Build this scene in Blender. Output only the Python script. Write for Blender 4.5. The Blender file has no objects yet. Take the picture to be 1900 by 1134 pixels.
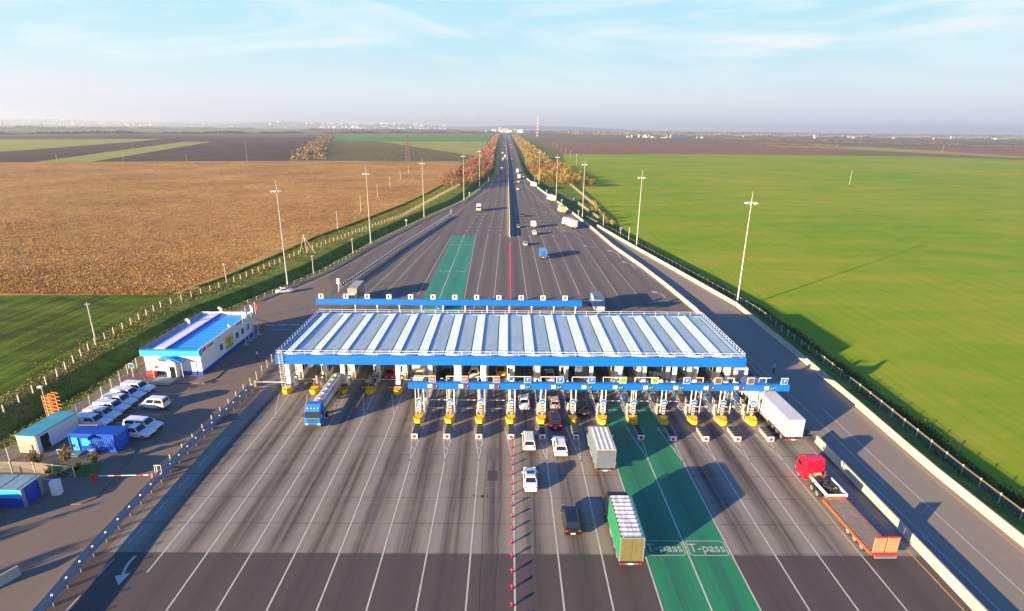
import bpy, bmesh, math, random
from mathutils import Vector, Matrix, Euler
R=math.radians
HAZE=1.0e-4
random.seed(11)
sc=bpy.context.scene; COL=sc.collection

# ------------------------------------------------------------------ camera
F=1020.; CX,CY=950.,567.; CAMH=43.0
TH=0.011; PIT=math.atan((567-238)/F); YAW=math.atan((950-940)/F)
def _axes():
    f=Vector((math.sin(YAW)*math.cos(PIT),math.cos(YAW)*math.cos(PIT),-math.sin(PIT)))
    r0=Vector((math.cos(YAW),-math.sin(YAW),0))
    u0=Vector((math.sin(YAW)*math.sin(PIT),math.cos(YAW)*math.sin(PIT),math.cos(PIT)))
    c,s=math.cos(TH),math.sin(TH)
    return r0*c+u0*s, -s*r0+c*u0, f
CR,CU,CF=_axes()
def G(x,y,z=0.0):
    "survey: world point on the level z seen at pixel (x,y) of the 1900 px photograph"
    d=CF+CR*((x-CX)/F)-CU*((y-CY)/F)
    t=(z-CAMH)/d.z
    return (d.x*t,d.y*t)
cd=bpy.data.cameras.new('camera'); cam=bpy.data.objects.new('camera',cd); COL.objects.link(cam)
cam.matrix_world=Matrix(((CR.x,CU.x,-CF.x,0),(CR.y,CU.y,-CF.y,0),(CR.z,CU.z,-CF.z,CAMH),(0,0,0,1)))
cd.sensor_width=36; cd.lens=36*F/1900; cd.clip_start=0.5; cd.clip_end=60000
sc.camera=cam
sc.render.resolution_x=1024; sc.render.resolution_y=611

# ------------------------------------------------------------------ sun, sky, exposure
SUN_EL=11.2; SUN_AZ=52.0          # shadows run 52 degrees clockwise from the road's far end
w=bpy.data.worlds.new("World"); sc.world=w; w.use_nodes=True
nt=w.node_tree; nt.nodes.clear()
wo=nt.nodes.new('ShaderNodeOutputWorld'); bg=nt.nodes.new('ShaderNodeBackground')
sky=nt.nodes.new('ShaderNodeTexSky'); sky.sky_type='NISHITA'; sky.sun_disc=False
sky.sun_elevation=R(SUN_EL); sky.sun_rotation=R(180+SUN_AZ)
sky.altitude=100; sky.air_density=1.0; sky.dust_density=0.3; sky.ozone_density=7.0
bg.inputs['Strength'].default_value=0.052
tc=nt.nodes.new('ShaderNodeTexCoord')
mp=nt.nodes.new('ShaderNodeMapping'); mp.inputs['Scale'].default_value=(1.1,1.6,7.0); mp.inputs['Rotation'].default_value=(0,0,.5)
nt.links.new(tc.outputs['Generated'],mp.inputs['Vector'])
nz=nt.nodes.new('ShaderNodeTexNoise'); nz.inputs['Scale'].default_value=1.7; nz.inputs['Detail'].default_value=9; nz.inputs['Roughness'].default_value=0.6; nz.inputs['Distortion'].default_value=1.2
nt.links.new(mp.outputs['Vector'],nz.inputs['Vector'])
mr=nt.nodes.new('ShaderNodeMapRange'); mr.inputs['From Min'].default_value=0.45; mr.inputs['From Max'].default_value=0.64; mr.inputs['To Max'].default_value=0.95
nt.links.new(nz.outputs['Fac'],mr.inputs['Value'])
sp=nt.nodes.new('ShaderNodeSeparateXYZ'); nt.links.new(tc.outputs['Generated'],sp.inputs[0])
# hazy lower air over the plain: pale lilac at the horizon, pale cyan above, with thin cloud streaks
cr=nt.nodes.new('ShaderNodeValToRGB'); nt.links.new(sp.outputs['Z'],cr.inputs[0]); el=cr.color_ramp.elements; el[0].position=0.0; el[0].color=(.355,.366,.40,1); el[1].position=.24; el[1].color=(.20,.38,.455,1)
for p_,c_ in ((.05,(.37,.41,.435,1)),(.11,(.275,.405,.452,1))): q_=el.new(p_); q_.color=c_
sc10=nt.nodes.new('ShaderNodeVectorMath'); sc10.operation='SCALE'; nt.links.new(cr.outputs['Color'],sc10.inputs[0]); sc10.inputs['Scale'].default_value=10.5
mx=nt.nodes.new('ShaderNodeMix'); mx.data_type='RGBA'; mx.inputs['B'].default_value=(4.3,4.8,4.95,1)
hc=nt.nodes.new('ShaderNodeMapRange'); hc.inputs['From Min'].default_value=.03; hc.inputs['From Max'].default_value=.12
nt.links.new(sp.outputs['Z'],hc.inputs['Value']); mm=nt.nodes.new('ShaderNodeMath'); mm.operation='MULTIPLY'; nt.links.new(mr.outputs['Result'],mm.inputs[0]); nt.links.new(hc.outputs['Result'],mm.inputs[1])
nt.links.new(mm.outputs[0],mx.inputs['Factor']); nt.links.new(sc10.outputs[0],mx.inputs['A'])
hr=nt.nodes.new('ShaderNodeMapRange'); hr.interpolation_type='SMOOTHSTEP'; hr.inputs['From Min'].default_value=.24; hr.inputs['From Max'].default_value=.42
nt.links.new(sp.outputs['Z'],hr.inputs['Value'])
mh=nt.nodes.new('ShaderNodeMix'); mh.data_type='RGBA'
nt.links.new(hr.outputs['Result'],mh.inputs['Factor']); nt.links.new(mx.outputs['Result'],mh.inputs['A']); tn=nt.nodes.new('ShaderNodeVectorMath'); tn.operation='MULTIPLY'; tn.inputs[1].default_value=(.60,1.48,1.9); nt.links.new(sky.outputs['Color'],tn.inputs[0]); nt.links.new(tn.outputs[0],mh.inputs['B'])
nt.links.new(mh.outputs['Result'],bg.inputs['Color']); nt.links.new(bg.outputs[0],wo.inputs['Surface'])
sl=bpy.data.lights.new('sun','SUN'); sl.energy=5.0; sl.angle=R(0.5); sl.color=(1.0,0.73,0.43)
so=bpy.data.objects.new('sun',sl); COL.objects.link(so); so.location=(-80,-60,60)
sd=Vector((-math.sin(R(SUN_AZ))*math.cos(R(SUN_EL)),-math.cos(R(SUN_AZ))*math.cos(R(SUN_EL)),math.sin(R(SUN_EL))))
so.rotation_euler=sd.to_track_quat('Z','Y').to_euler()
sc.view_settings.view_transform='Standard'; sc.view_settings.look='None'; sc.view_settings.gamma=1; sc.view_settings.exposure=2.0
sc.cycles.max_bounces=6; sc.cycles.transparent_max_bounces=12; sc.cycles.volume_bounces=0; sc.cycles.use_denoising=True

# ------------------------------------------------------------------ materials
MAT={}
class NG:
    def __init__(s,m): s.t=m.node_tree; s.n=s.t.nodes; s.l=s.t.links
    def new(s,ty,**kw):
        n=s.n.new(ty)
        for k,v in kw.items(): setattr(n,k,v)
        return n
    def set(s,n,name,v):
        if isinstance(v,bpy.types.NodeSocket): s.l.new(v,n.inputs[name])
        else: n.inputs[name].default_value=v
    def math(s,op,a,b=0.0,c=0.0):
        n=s.new('ShaderNodeMath',operation=op)
        for i,v in enumerate((a,b,c)): s.set(n,i,v)
        return n.outputs[0]
    def pos(s):
        return s.new('ShaderNodeNewGeometry').outputs['Position']
    def objc(s): return s.new('ShaderNodeTexCoord').outputs['Object']
    def mapv(s,v,sc_=(1,1,1),rot=(0,0,0)):
        n=s.new('ShaderNodeMapping'); s.l.new(v,n.inputs['Vector']); n.inputs['Scale'].default_value=sc_; n.inputs['Rotation'].default_value=rot; return n.outputs[0]
    def noise(s,v,scale,detail=4,rough=.55,dist=0.0):
        n=s.new('ShaderNodeTexNoise'); s.l.new(v,n.inputs['Vector']); n.inputs['Scale'].default_value=scale; n.inputs['Detail'].default_value=detail; n.inputs['Roughness'].default_value=rough; n.inputs['Distortion'].default_value=dist
        return n.outputs['Fac']
    def rng(s,v,a,b,c=0.,d=1.):
        n=s.new('ShaderNodeMapRange'); s.set(n,'Value',v)
        for k,x in zip(('From Min','From Max','To Min','To Max'),(a,b,c,d)): n.inputs[k].default_value=x
        return n.outputs[0]
    def mix(s,f,a,b,mode='MIX'):
        n=s.new('ShaderNodeMix',data_type='RGBA',blend_type=mode); s.set(n,'Factor',f)
        for k,v in (('A',a),('B',b)):
            if isinstance(v,bpy.types.NodeSocket): s.l.new(v,n.inputs[k])
            else: n.inputs[k].default_value=(*v,1)
        return n.outputs['Result']
    def ramp(s,f,stops):
        n=s.new('ShaderNodeValToRGB'); s.l.new(f,n.inputs[0]); e=n.color_ramp.elements
        while len(e)<len(stops): e.new(.5)
        for q,(p,c) in zip(e,stops): q.position=p; q.color=(*c,1)
        return n.outputs[0]
    def sep(s,v):
        n=s.new('ShaderNodeSeparateXYZ'); s.l.new(v,n.inputs[0]); return n.outputs
    def bump(s,h,strength,dist):
        n=s.new('ShaderNodeBump'); s.l.new(h,n.inputs['Height']); n.inputs['Strength'].default_value=strength; n.inputs['Distance'].default_value=dist
        return n.outputs[0]
def mat(name,col=(.5,.5,.5),rough=.6,metal=0.,spec=.5,emit=None,es=1.0,coat=0.,var=0.0,vs=1.5,bump=0.0,bs=20.,bd=.02,obj=True):
    if name in MAT: return MAT[name]
    m=bpy.data.materials.new(name); m.use_nodes=True; g=NG(m); b=g.n['Principled BSDF']
    b.inputs['Base Color'].default_value=(*col,1); b.inputs['Roughness'].default_value=rough; b.inputs['Metallic'].default_value=metal
    b.inputs['Specular IOR Level'].default_value=spec; b.inputs['Coat Weight'].default_value=coat; b.inputs['Coat Roughness'].default_value=.08
    if emit: b.inputs['Emission Color'].default_value=(*emit,1); b.inputs['Emission Strength'].default_value=es
    if var or bump:
        v=g.objc() if obj else g.pos()
    if var:
        f=g.noise(v,vs,5,.6); f2=g.noise(v,vs*7,3,.6)
        f=g.math('MULTIPLY_ADD',f2,.4,g.math('MULTIPLY',f,.6))
        k=g.rng(f,.3,.7,1-var,1+var*.6)
        g.l.new(g.mix(1.0,col,g.new('ShaderNodeCombineColor').outputs[0],'MULTIPLY'),b.inputs['Base Color'])
        cc=[n for n in g.n if n.bl_idname=='ShaderNodeCombineColor'][-1]
        for i in range(3): g.l.new(k,cc.inputs[i])
    if bump:
        g.l.new(g.bump(g.noise(v,bs,4,.6),bump,bd),b.inputs['Normal'])
    MAT[name]=m; return m
def custom(name):
    m=bpy.data.materials.new(name); m.use_nodes=True; MAT[name]=m
    g=NG(m); return m,g,g.n['Principled BSDF']

WHITE=mat('white_paint',(.72,.71,.68),.45,var=.12,vs=.6)
mat('white_metal',(.75,.74,.72),.4,var=.1,vs=.8)
mat('cream_concrete',(.43,.39,.32),.85,var=.22,vs=.35,bump=.3,bs=6)
mat('grey_metal',(.36,.38,.41),.45,.5,var=.15)
mat('galvanised',(.20,.23,.27),.5,.35,var=.2,vs=1.)
mat('dark_metal',(.05,.05,.055),.5,.3)
mat('black_rubber',(.02,.02,.02),.85,var=.3)
mat('rim_metal',(.45,.45,.46),.35,.7)
mat('glass_dark',(.015,.02,.025),.08,0,.6)
mat('glass_sky',(.03,.05,.07),.05,0,.8)
mat('blue_fascia',(.002,.125,.50),.42,var=.1,vs=.15)
mat('blue_deep',(.008,.05,.42),.45,var=.12,vs=.3)
mat('blue_roof',(.015,.30,.78),.45,var=.08,vs=.3)
mat('cyan_trim',(.02,.36,.72),.45,var=.08)
mat('yellow_paint',(.80,.48,.012),.5,var=.14,vs=1.5)
mat('red_paint',(.62,.015,.03),.5,var=.1)
mat('red_light',(.55,.01,.02),.25,coat=.6)
mat('marking_white',(.50,.48,.42),.75,var=.35,vs=.8,obj=False)
mat('marking_orange',(.50,.33,.13),.8,var=.35,vs=.9,obj=False)
mat('joint_dark',(.06,.055,.05),.9)
mat('kerb_concrete',(.34,.32,.29),.9,var=.2,vs=.5)
mat('orange_paint',(.50,.17,.035),.55,var=.25)
mat('timber',(.30,.23,.15),.85,var=.35,vs=2.)
mat('bark',(.13,.10,.07),.9,var=.3,vs=2.)
mat('plate_white',(.8,.8,.78),.5)
mat('headlight_glass',(.75,.78,.8),.1,coat=.7)
mat('skin',(.42,.26,.18),.6)
mat('pale_panel',(.66,.66,.63),.55,var=.1,vs=.5)
mat('wood_post',(.46,.42,.35),.85,var=.2)
mat('banner_yellow',(.62,.60,.10),.6)
mat('text_dark',(.03,.04,.10),.6)
mat('text_red',(.55,.03,.04),.6)
mat('flag_white',(.75,.75,.75),.7); mat('flag_red',(.55,.03,.04),.7); mat('flag_blue',(.03,.12,.5),.7)
mat('rust_steel',(.14,.10,.08),.8)
mat('tower_red',(.55,.10,.07),.7); mat('tower_white',(.7,.68,.66),.7)
mat('lettering_grey',(.16,.14,.12),.7)
mat('trailer_deck',(.24,.20,.17),.85,var=.4,vs=1.5)
mat('ramp_tan',(.33,.21,.10),.7,var=.2)
mat('timber_pale',(.50,.46,.38),.8,var=.2)
mat('hivis',(.10,.55,.25),.7); mat('cloth_dark',(.02,.03,.05),.9); mat('hair_dark',(.03,.02,.015),.8); mat('cloth_white',(.7,.7,.7),.8)
mat('window_band',(.10,.12,.15),.3)
mat('sign_disc_blue',(.008,.13,.34),.4)
mat('teal_roof',(.05,.30,.38),.6,var=.35,vs=.9)
mat('kiosk_roof',(.20,.32,.36),.35,var=.35,vs=.7)
mat('roof_cream',(.85,.78,.66),.7,var=.12)
# lit signal faces on the gantry
mat('signal_green',(.01,.3,.1),.5,emit=(.02,.8,.35),es=.22)
mat('signal_red',(.4,.01,.03),.5,emit=(.8,.03,.08),es=.08)
mat('signal_case',(.02,.02,.04),.5)
mat('sign_blue',(.015,.12,.75),.45); mat('sign_green',(.22,.45,.05),.5); mat('sign_red',(.42,.09,.07),.5); mat('sign_brown',(.12,.06,.045),.6)

# concrete slabs of the plaza: darker wheel and oil bands in every lane, joints
def pave(name,base,dark,band,x0=1.0,per=4.63,joint=True,zone=False):
    m,g,b=custom(name); p=g.pos(); X,Y,Z=g.sep(p)
    fine=g.noise(p,9,6,.65); mid=g.noise(p,.55,5,.6); big=g.noise(p,.06,4,.55)
    st=g.noise(g.mapv(p,(1.6,.035,1)),1.0,5,.65)       # long streaks along the road
    st2=g.noise(g.mapv(p,(7.,.06,1)),1.0,3,.6)
    lane=g.math('PINGPONG',g.math('ADD',g.math('SUBTRACT',X,x0),per*40),per/2)   # 0 at a line, per/2 in mid lane
    lane=g.rng(lane,.75,1.75,0,1); 
    f=g.math('MULTIPLY',lane,g.rng(st,.35,.6,.25,1.0))
    f=g.math('MULTIPLY',f,g.rng(Y,20,60,.55,1.0)) if band<1 else f
    f=g.math('MULTIPLY',f,band)
    f=g.math('ADD',f,g.rng(big,.35,.7,-.08,.16)); f=g.math('ADD',f,g.rng(st2,.35,.65,-.06,.08)); f=g.math('ADD',f,g.rng(mid,.3,.7,-.08,.08))
    n=g.new('ShaderNodeClamp'); g.l.new(f,n.inputs[0]); f=n.outputs[0]
    c=g.mix(f,base,dark)
    k=g.rng(fine,.25,.75,.86,1.12); cc=g.new('ShaderNodeCombineColor')
    for i in range(3): g.l.new(k,cc.inputs[i])
    c=g.mix(1.0,c,cc.outputs[0],'MULTIPLY')
    if joint:
        jy=g.math('PINGPONG',g.math('ADD',Y,-47.45+4.63*60),4.63/2)
        wob=g.math('MULTIPLY',g.math('SUBTRACT',g.noise(p,2.,3,.6),.5),.05)
        jy=g.math('ADD',jy,wob)
        jf=g.rng(jy,.02,.06,1,0)
        jx=g.math('PINGPONG',g.math('ADD',X,-2.4+4.63*60),4.63/2)
        jf=g.math('MAXIMUM',jf,g.math('MULTIPLY',g.rng(g.math('ADD',jx,wob),.02,.05,1,0),.65))
        c=g.mix(g.math('MULTIPLY',jf,g.rng(mid,.3,.6,.35,.9)),c,(.05,.045,.042))
    # scattered crack sealing and drips
    dr=g.rng(g.noise(p,2.6,5,.75),.70,.76,0,.5)
    c=g.mix(dr,c,(.035,.03,.03))
    g.l.new(c,b.inputs['Base Color']); b.inputs['Roughness'].default_value=.82; b.inputs['Specular IOR Level'].default_value=.3
    g.l.new(g.bump(fine,.25,.01),b.inputs['Normal'])
    return m
pave('concrete_slab',(.25,.222,.178),(.072,.060,.055),.92)
pave('asphalt',(.145,.124,.107),(.086,.072,.067),.6,joint=False)
pave('asphalt_dark',(.086,.071,.067),(.052,.043,.043),.6,joint=False)
pave('asphalt_ramp',(.25,.212,.165),(.20,.170,.135),.4,x0=30,per=9,joint=False)
pave('asphalt_yard',(.185,.145,.112),(.14,.112,.09),.4,x0=-70,per=13,joint=False)
def green_paint(name,a,c2,xa,xb,fade):
    m,g,b=custom(name); p=g.pos(); X,Y,Z=g.sep(p)
    st=g.noise(g.mapv(p,(1.3,.06,1)),1.0,5,.65); mid=g.noise(p,.5,5,.65); fine=g.noise(p,11,4,.6)
    lane=g.math('PINGPONG',g.math('ADD',g.math('SUBTRACT',X,1.0),4.63*40),4.63/2)
    wear=g.math('MULTIPLY',g.rng(lane,.5,1.9,.0,.75),g.rng(st,.35,.6,.2,1.))
    c=g.mix(wear,a,c2)
    c=g.mix(g.rng(mid,.35,.75,0,.6),c,(.03,.17,.10)); c=g.mix(g.rng(g.noise(g.mapv(p,(2.5,.12,1)),1.0,6,.7),.52,.68,0,.5),c,(.05,.075,.062))
    c=g.mix(g.rng(g.noise(p,3.2,6,.7),.60,.72,0,.6),c,(.05,.055,.05))
    k=g.rng(fine,.25,.75,.85,1.15); cc=g.new('ShaderNodeCombineColor')
    for i in range(3): g.l.new(k,cc.inputs[i])
    g.l.new(g.mix(1.0,c,cc.outputs[0],'MULTIPLY'),b.inputs['Base Color']); b.inputs['Roughness'].default_value=.7
    return m
green_paint('lane_green',(.014,.235,.085),(.008,.10,.058),0,0,0)
green_paint('lane_green_far',(.025,.26,.15),(.02,.16,.11),0,0,0)

def field_mat(name,cols,scale,stretch=(1,1,1),rot=0.,bump=.6,bd=.35,rows=None,rowc=None,patch=.012,fine=3.5,streak=None):
    m,g,b=custom(name); p=g.pos(); v=g.mapv(p,stretch,(0,0,rot))
    n1=g.noise(v,scale,7,.68,.3); n2=g.noise(p,patch,4,.55); n3=g.noise(g.mapv(p,(1,.6,1)),fine,5,.7)
    f=g.math('ADD',g.math('MULTIPLY',n1,.45),g.math('ADD',g.math('MULTIPLY',n2,.30),g.math('MULTIPLY',n3,.25)))
    if streak:
        for k_,w_ in ((1.0,.5),(.28,.5)):
            sn=g.noise(g.mapv(p,(streak[0]*k_,streak[0]*k_*.02,1),(0,0,streak[1])),1.,3,.6); f=g.math('ADD',f,g.math('MULTIPLY',g.math('SUBTRACT',sn,.5),streak[2]*w_))
    c=g.ramp(f,cols)
    if rows:
        rv=g.mapv(p,(1,1,1),(0,0,rows[1])); X=g.sep(rv)[0]
        r=g.math('PINGPONG',g.math('ADD',X,5000),rows[0]/2); r=g.rng(r,rows[0]*.12,rows[0]*.3,1,0)
        c=g.mix(g.math('MULTIPLY',r,g.rng(n1,.3,.6,.3,1)),c,rowc)
    g.l.new(c,b.inputs['Base Color']); b.inputs['Roughness'].default_value=.95; b.inputs['Specular IOR Level'].default_value=.1
    if bump:
        h=g.math('ADD',g.math('MULTIPLY',n1,.6),g.math('MULTIPLY',n3,.5))
        g.l.new(g.bump(h,bump,bd),b.inputs['Normal'])
    return m
field_mat('ground_grass',[(.36,(.035,.065,.010)),(.48,(.09,.15,.02)),(.58,(.20,.22,.045)),(.7,(.28,.23,.08))],.25,bump=.7,bd=.3,fine=2.)
field_mat('dry_field',[(.38,(.19,.095,.036)),(.46,(.32,.168,.056)),(.53,(.43,.245,.078)),(.62,(.56,.35,.12))],.3,(1.,.75,1),R(12),bump=.5,bd=.35,patch=.018,fine=3.6)
field_mat('green_field',[(.37,(.115,.26,.012)),(.45,(.18,.29,.016)),(.52,(.24,.30,.022)),(.60,(.32,.32,.04)),(.68,(.42,.35,.08))],.05,(.45,1.3,1),R(-6),bump=.25,bd=.12,patch=.006,fine=4.5,streak=(2.4,R(9),.42))
field_mat('young_green_field',[(.36,(.025,.04,.006)),(.46,(.055,.080,.009)),(.54,(.085,.145,.010)),(.66,(.15,.18,.03))],.12,(.35,1.3,1),R(-60),bump=.6,bd=.3,patch=.02,fine=1.6,streak=(2.0,R(-32),.7))
field_mat('ploughed_field',[(.36,(.050,.033,.028)),(.5,(.085,.055,.045)),(.62,(.125,.082,.06))],.05,(1,.3,1),R(30),bump=.3,bd=.5,patch=.004,fine=.8,streak=(.5,R(60),.5))
field_mat('row_crop_field',[(.36,(.11,.065,.042)),(.5,(.155,.095,.06)),(.62,(.19,.13,.075))],.04,bump=.2,bd=.5,patch=.004,rows=(10.,R(-10)),rowc=(.09,.17,.03),fine=.8)
field_mat('brown_field',[(.36,(.16,.085,.055)),(.5,(.225,.125,.082)),(.64,(.29,.18,.11))],.02,(.4,1.6,1),0,bump=.15,bd=.5,patch=.003,fine=.5,rows=(14.,R(8)),rowc=(.19,.11,.07))
field_mat('pale_green_field',[(.36,(.20,.23,.045)),(.5,(.28,.29,.07)),(.64,(.36,.35,.11))],.02,(.4,1.4,1),0,bump=.1,bd=.4,patch=.003,fine=.5)
field_mat('bright_green_field',[(.36,(.06,.17,.03)),(.5,(.09,.23,.04)),(.64,(.14,.28,.05))],.02,(.4,1.4,1),0,bump=.1,bd=.4,patch=.003,fine=.5)
field_mat('far_land',[(.36,(.075,.075,.045)),(.48,(.13,.12,.065)),(.56,(.17,.13,.08)),(.66,(.11,.15,.06))],.002,(.25,1.6,1),0,bump=0,patch=.0006,fine=.02)

def leaf_mat(name,cols,trans=.25):
    m,g,b=custom(name); p=g.pos(); f=g.math('ADD',g.math('MULTIPLY',g.noise(p,.35,3,.6),.6),g.math('MULTIPLY',g.noise(p,3.,3,.7),.4))
    oi=g.new('ShaderNodeObjectInfo').outputs['Random']
    f=g.math('ADD',f,g.math('MULTIPLY',g.math('SUBTRACT',oi,.5),.42))
    g.l.new(g.ramp(f,cols),b.inputs['Base Color']); b.inputs['Roughness'].default_value=.8; b.inputs['Specular IOR Level'].default_value=.15
    b.inputs['Subsurface Weight'].default_value=0
    return m
leaf_mat('leaf_rust',[(.3,(.13,.065,.045)),(.5,(.24,.12,.075)),(.72,(.34,.19,.10))])
leaf_mat('leaf_gold',[(.3,(.12,.085,.03)),(.5,(.235,.17,.06)),(.72,(.36,.29,.08))])
leaf_mat('leaf_green',[(.3,(.035,.05,.012)),(.5,(.09,.10,.02)),(.7,(.22,.18,.04))])
leaf_mat('leaf_brown',[(.3,(.09,.065,.045)),(.5,(.17,.125,.08)),(.7,(.25,.19,.12))])
leaf_mat('dry_blades',[(.3,(.18,.16,.05)),(.5,(.30,.25,.085)),(.7,(.40,.33,.13))])
leaf_mat('stubble_blades',[(.3,(.17,.085,.030)),(.5,(.27,.145,.048)),(.7,(.38,.225,.07))])
leaf_mat('weed_blades',[(.3,(.03,.05,.012)),(.5,(.08,.11,.02)),(.7,(.22,.20,.05))])
leaf_mat('hedge_far',[(.3,(.085,.06,.045)),(.5,(.16,.12,.075)),(.7,(.24,.19,.10))])
m,g,b=custom('wire_mesh'); p=g.pos()
b.inputs['Base Color'].default_value=(.50,.45,.34,1); b.inputs['Roughness'].default_value=.6; b.inputs['Metallic'].default_value=.2
b.inputs['Alpha'].default_value=.30
m,g,b=custom('corrugated_roof'); v=g.pos(); X,Y,Z=g.sep(v)
r=g.math('PINGPONG',g.math('ADD',Y,100),.26)
g.l.new(g.bump(r,1.,.30),b.inputs['Normal'])
f=g.noise(g.mapv(v,(1,.15,1)),.9,5,.6); sm=g.noise(v,.12,4,.6)
f=g.math('ADD',g.math('MULTIPLY',f,.6),g.math('MULTIPLY',sm,.4))
g.l.new(g.ramp(f,[(.3,(.34,.46,.48)),(.5,(.44,.57,.58)),(.7,(.52,.62,.62))]),b.inputs['Base Color']); b.inputs['Roughness'].default_value=.5
m,g,b=custom('container_blue'); v=g.objc(); X,Y,Z=g.sep(v)
b.inputs['Base Color'].default_value=(.01,.13,.58,1); b.inputs['Roughness'].default_value=.5
g.l.new(g.mix(g.rng(g.noise(v,1.2,5,.6),.4,.75,0,.4),(.01,.14,.60),(.015,.07,.34)),b.inputs['Base Color'])
m,g,b=custom('tarp_white'); v=g.objc()
f=g.noise(g.mapv(v,(2.,.35,1)),1.6,5,.65); g.l.new(g.ramp(f,[(.35,(.36,.35,.36)),(.5,(.60,.58,.57)),(.62,(.74,.73,.71))]),b.inputs['Base Color']); b.inputs['Roughness'].default_value=.5
g.l.new(g.bump(f,.5,.08),b.inputs['Normal'])
mat('tarp_green',(.008,.20,.085),.55,var=.2,vs=1.2,bump=.4,bs=4,bd=.04)
mat('tarp_grey',(.12,.165,.22),.55,var=.2,vs=1.0,bump=.4,bs=4,bd=.04)
mat('door_olive',(.13,.125,.045),.6,var=.35,vs=1.5)
mat('door_grey',(.10,.13,.18),.6,var=.25,vs=1.5)
mat('tank_steel',(.50,.50,.48),.38,.55,var=.3,vs=.7)
mat('cab_blue',(.02,.16,.45),.3,coat=.4,var=.08)
mat('cab_red',(.70,.006,.035),.3,coat=.5)
mat('trailer_red',(.27,.075,.045),.6,var=.35,vs=1.5)
mat('trailer_white',(.58,.57,.55),.45,var=.07,vs=.4)
mat('city_wall',(.66,.65,.64),.8,var=.15,vs=.02)
mat('city_wall_warm',(.42,.35,.32),.8,var=.2,vs=.02)
mat('city_roof',(.35,.30,.28),.8)

# ------------------------------------------------------------------ mesh helpers
class MB:
    def __init__(s): s.v=[]; s.f=[]; s.m=[]; s.mats=[]; s.sm=[]
    def _mi(s,m):
        m=m or 'white_paint'
        if m not in s.mats: s.mats.append(m)
        return s.mats.index(m)
    def face(s,pts,m=None,smooth=False):
        i=len(s.v); s.v+= [tuple(p) for p in pts]; s.f.append(tuple(range(i,i+len(pts)))); s.m.append(s._mi(m)); s.sm.append(smooth)
    def add(s,vs,fs,m=None,smooth=False):
        i=len(s.v); s.v+=[tuple(p) for p in vs]; k=s._mi(m)
        for f in fs: s.f.append(tuple(i+q for q in f)); s.m.append(k); s.sm.append(smooth)
    def box(s,c,d,m=None,rot=0.,tilt=None):
        x,y,z=[q/2 for q in d]; pts=[Vector((a*x,b*y,e*z)) for e in(-1,1) for b in(-1,1) for a in(-1,1)]
        M=Matrix.Rotation(rot,3,'Z')
        if tilt: M=M@Matrix.Rotation(tilt[1],3,tilt[0])
        pts=[M@p+Vector(c) for p in pts]
        s.add(pts,[(0,2,3,1),(4,5,7,6),(0,1,5,4),(2,6,7,3),(0,4,6,2),(1,3,7,5)],m); return s
    def tube(s,p0,p1,r0,r1=None,n=8,m=None,cap=True):
        r1=r0 if r1 is None else r1; p0=Vector(p0);p1=Vector(p1); d=(p1-p0).normalized(); q=d.to_track_quat('Z','Y')
        vs=[]
        for p,r in((p0,r0),(p1,r1)):
            for k in range(n):
                a=2*math.pi*k/n; vs.append(p+q@Vector((r*math.cos(a),r*math.sin(a),0)))
        fs=[(k,(k+1)%n,n+(k+1)%n,n+k) for k in range(n)]
        s.add(vs,fs,m,n>5)
        if cap: s.add(vs,[tuple(range(n-1,-1,-1)),tuple(range(n,2*n))],m)
        return s
    def loft(s,rings,m=None,cap=True,smooth=False,closed=True):
        n=len(rings[0]); vs=[p for r in rings for p in r]; fs=[]
        for i in range(len(rings)-1):
            for k in range(n if closed else n-1):
                a=i*n+k;b=i*n+(k+1)%n; fs.append((a,b,b+n,a+n))
        s.add(vs,fs,m,smooth)
        if cap: s.add(vs,[tuple(range(n-1,-1,-1)),tuple(range((len(rings)-1)*n,len(rings)*n))],m)
        return s
    def ball(s,c,r,m=None,n=10,k=6,sz=1.0):
        rings=[]
        for i in range(k+1):
            a=math.pi*i/k; rr=max(r*math.sin(a),1e-3); rings.append([(c[0]+rr*math.cos(2*math.pi*j/n),c[1]+rr*math.sin(2*math.pi*j/n),c[2]-r*sz*math.cos(a)) for j in range(n)])
        return s.loft(rings,m,True,True)
    def disc(s,c,r,axis,t,m,n=16):
        c=Vector(c); a=Vector(axis).normalized()*t/2; return s.tube(c-a,c+a,r,r,n,m)
    def panel(s,q,u0,u1,v0,v1,off,m):
        "raised pane on quad q (bl,br,tr,tl)"
        q=[Vector(p) for p in q]; P=lambda u,v:(q[0]*(1-u)+q[1]*u)*(1-v)+(q[3]*(1-u)+q[2]*u)*v
        n=(q[1]-q[0]).cross(q[3]-q[0]).normalized()*off
        a=[P(u0,v0),P(u1,v0),P(u1,v1),P(u0,v1)]; vs=[p-n*.5 for p in a]+[p+n for p in a]
        s.add(vs,[(4,5,6,7),(0,1,5,4),(1,2,6,5),(2,3,7,6),(3,0,4,7)],m); return s
    def data(s,name):
        me=bpy.data.meshes.new(name); me.from_pydata(s.v,[],s.f)
        for m in s.mats: me.materials.append(MAT[m])
        me.polygons.foreach_set('material_index',s.m); me.polygons.foreach_set('use_smooth',s.sm); me.update()
        return me
    def build(s,name,parent=None,loc=None,rz=0.,bevel=0.):
        o=bpy.data.objects.new(name,s.data(name)); COL.objects.link(o)
        if loc is not None: o.location=loc
        o.rotation_euler=(0,0,rz)
        if parent: o.parent=parent
        if bevel:
            b=o.modifiers.new('bevel','BEVEL'); b.width=bevel; b.segments=2; b.limit_method='ANGLE'; b.angle_limit=R(35)
        return o
def tag(o,label=None,cat=None,group=None,kind=None):
    if label: o['label']=label
    if cat: o['category']=cat
    if group: o['group']=group
    if kind: o['kind']=kind
    return o
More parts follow.
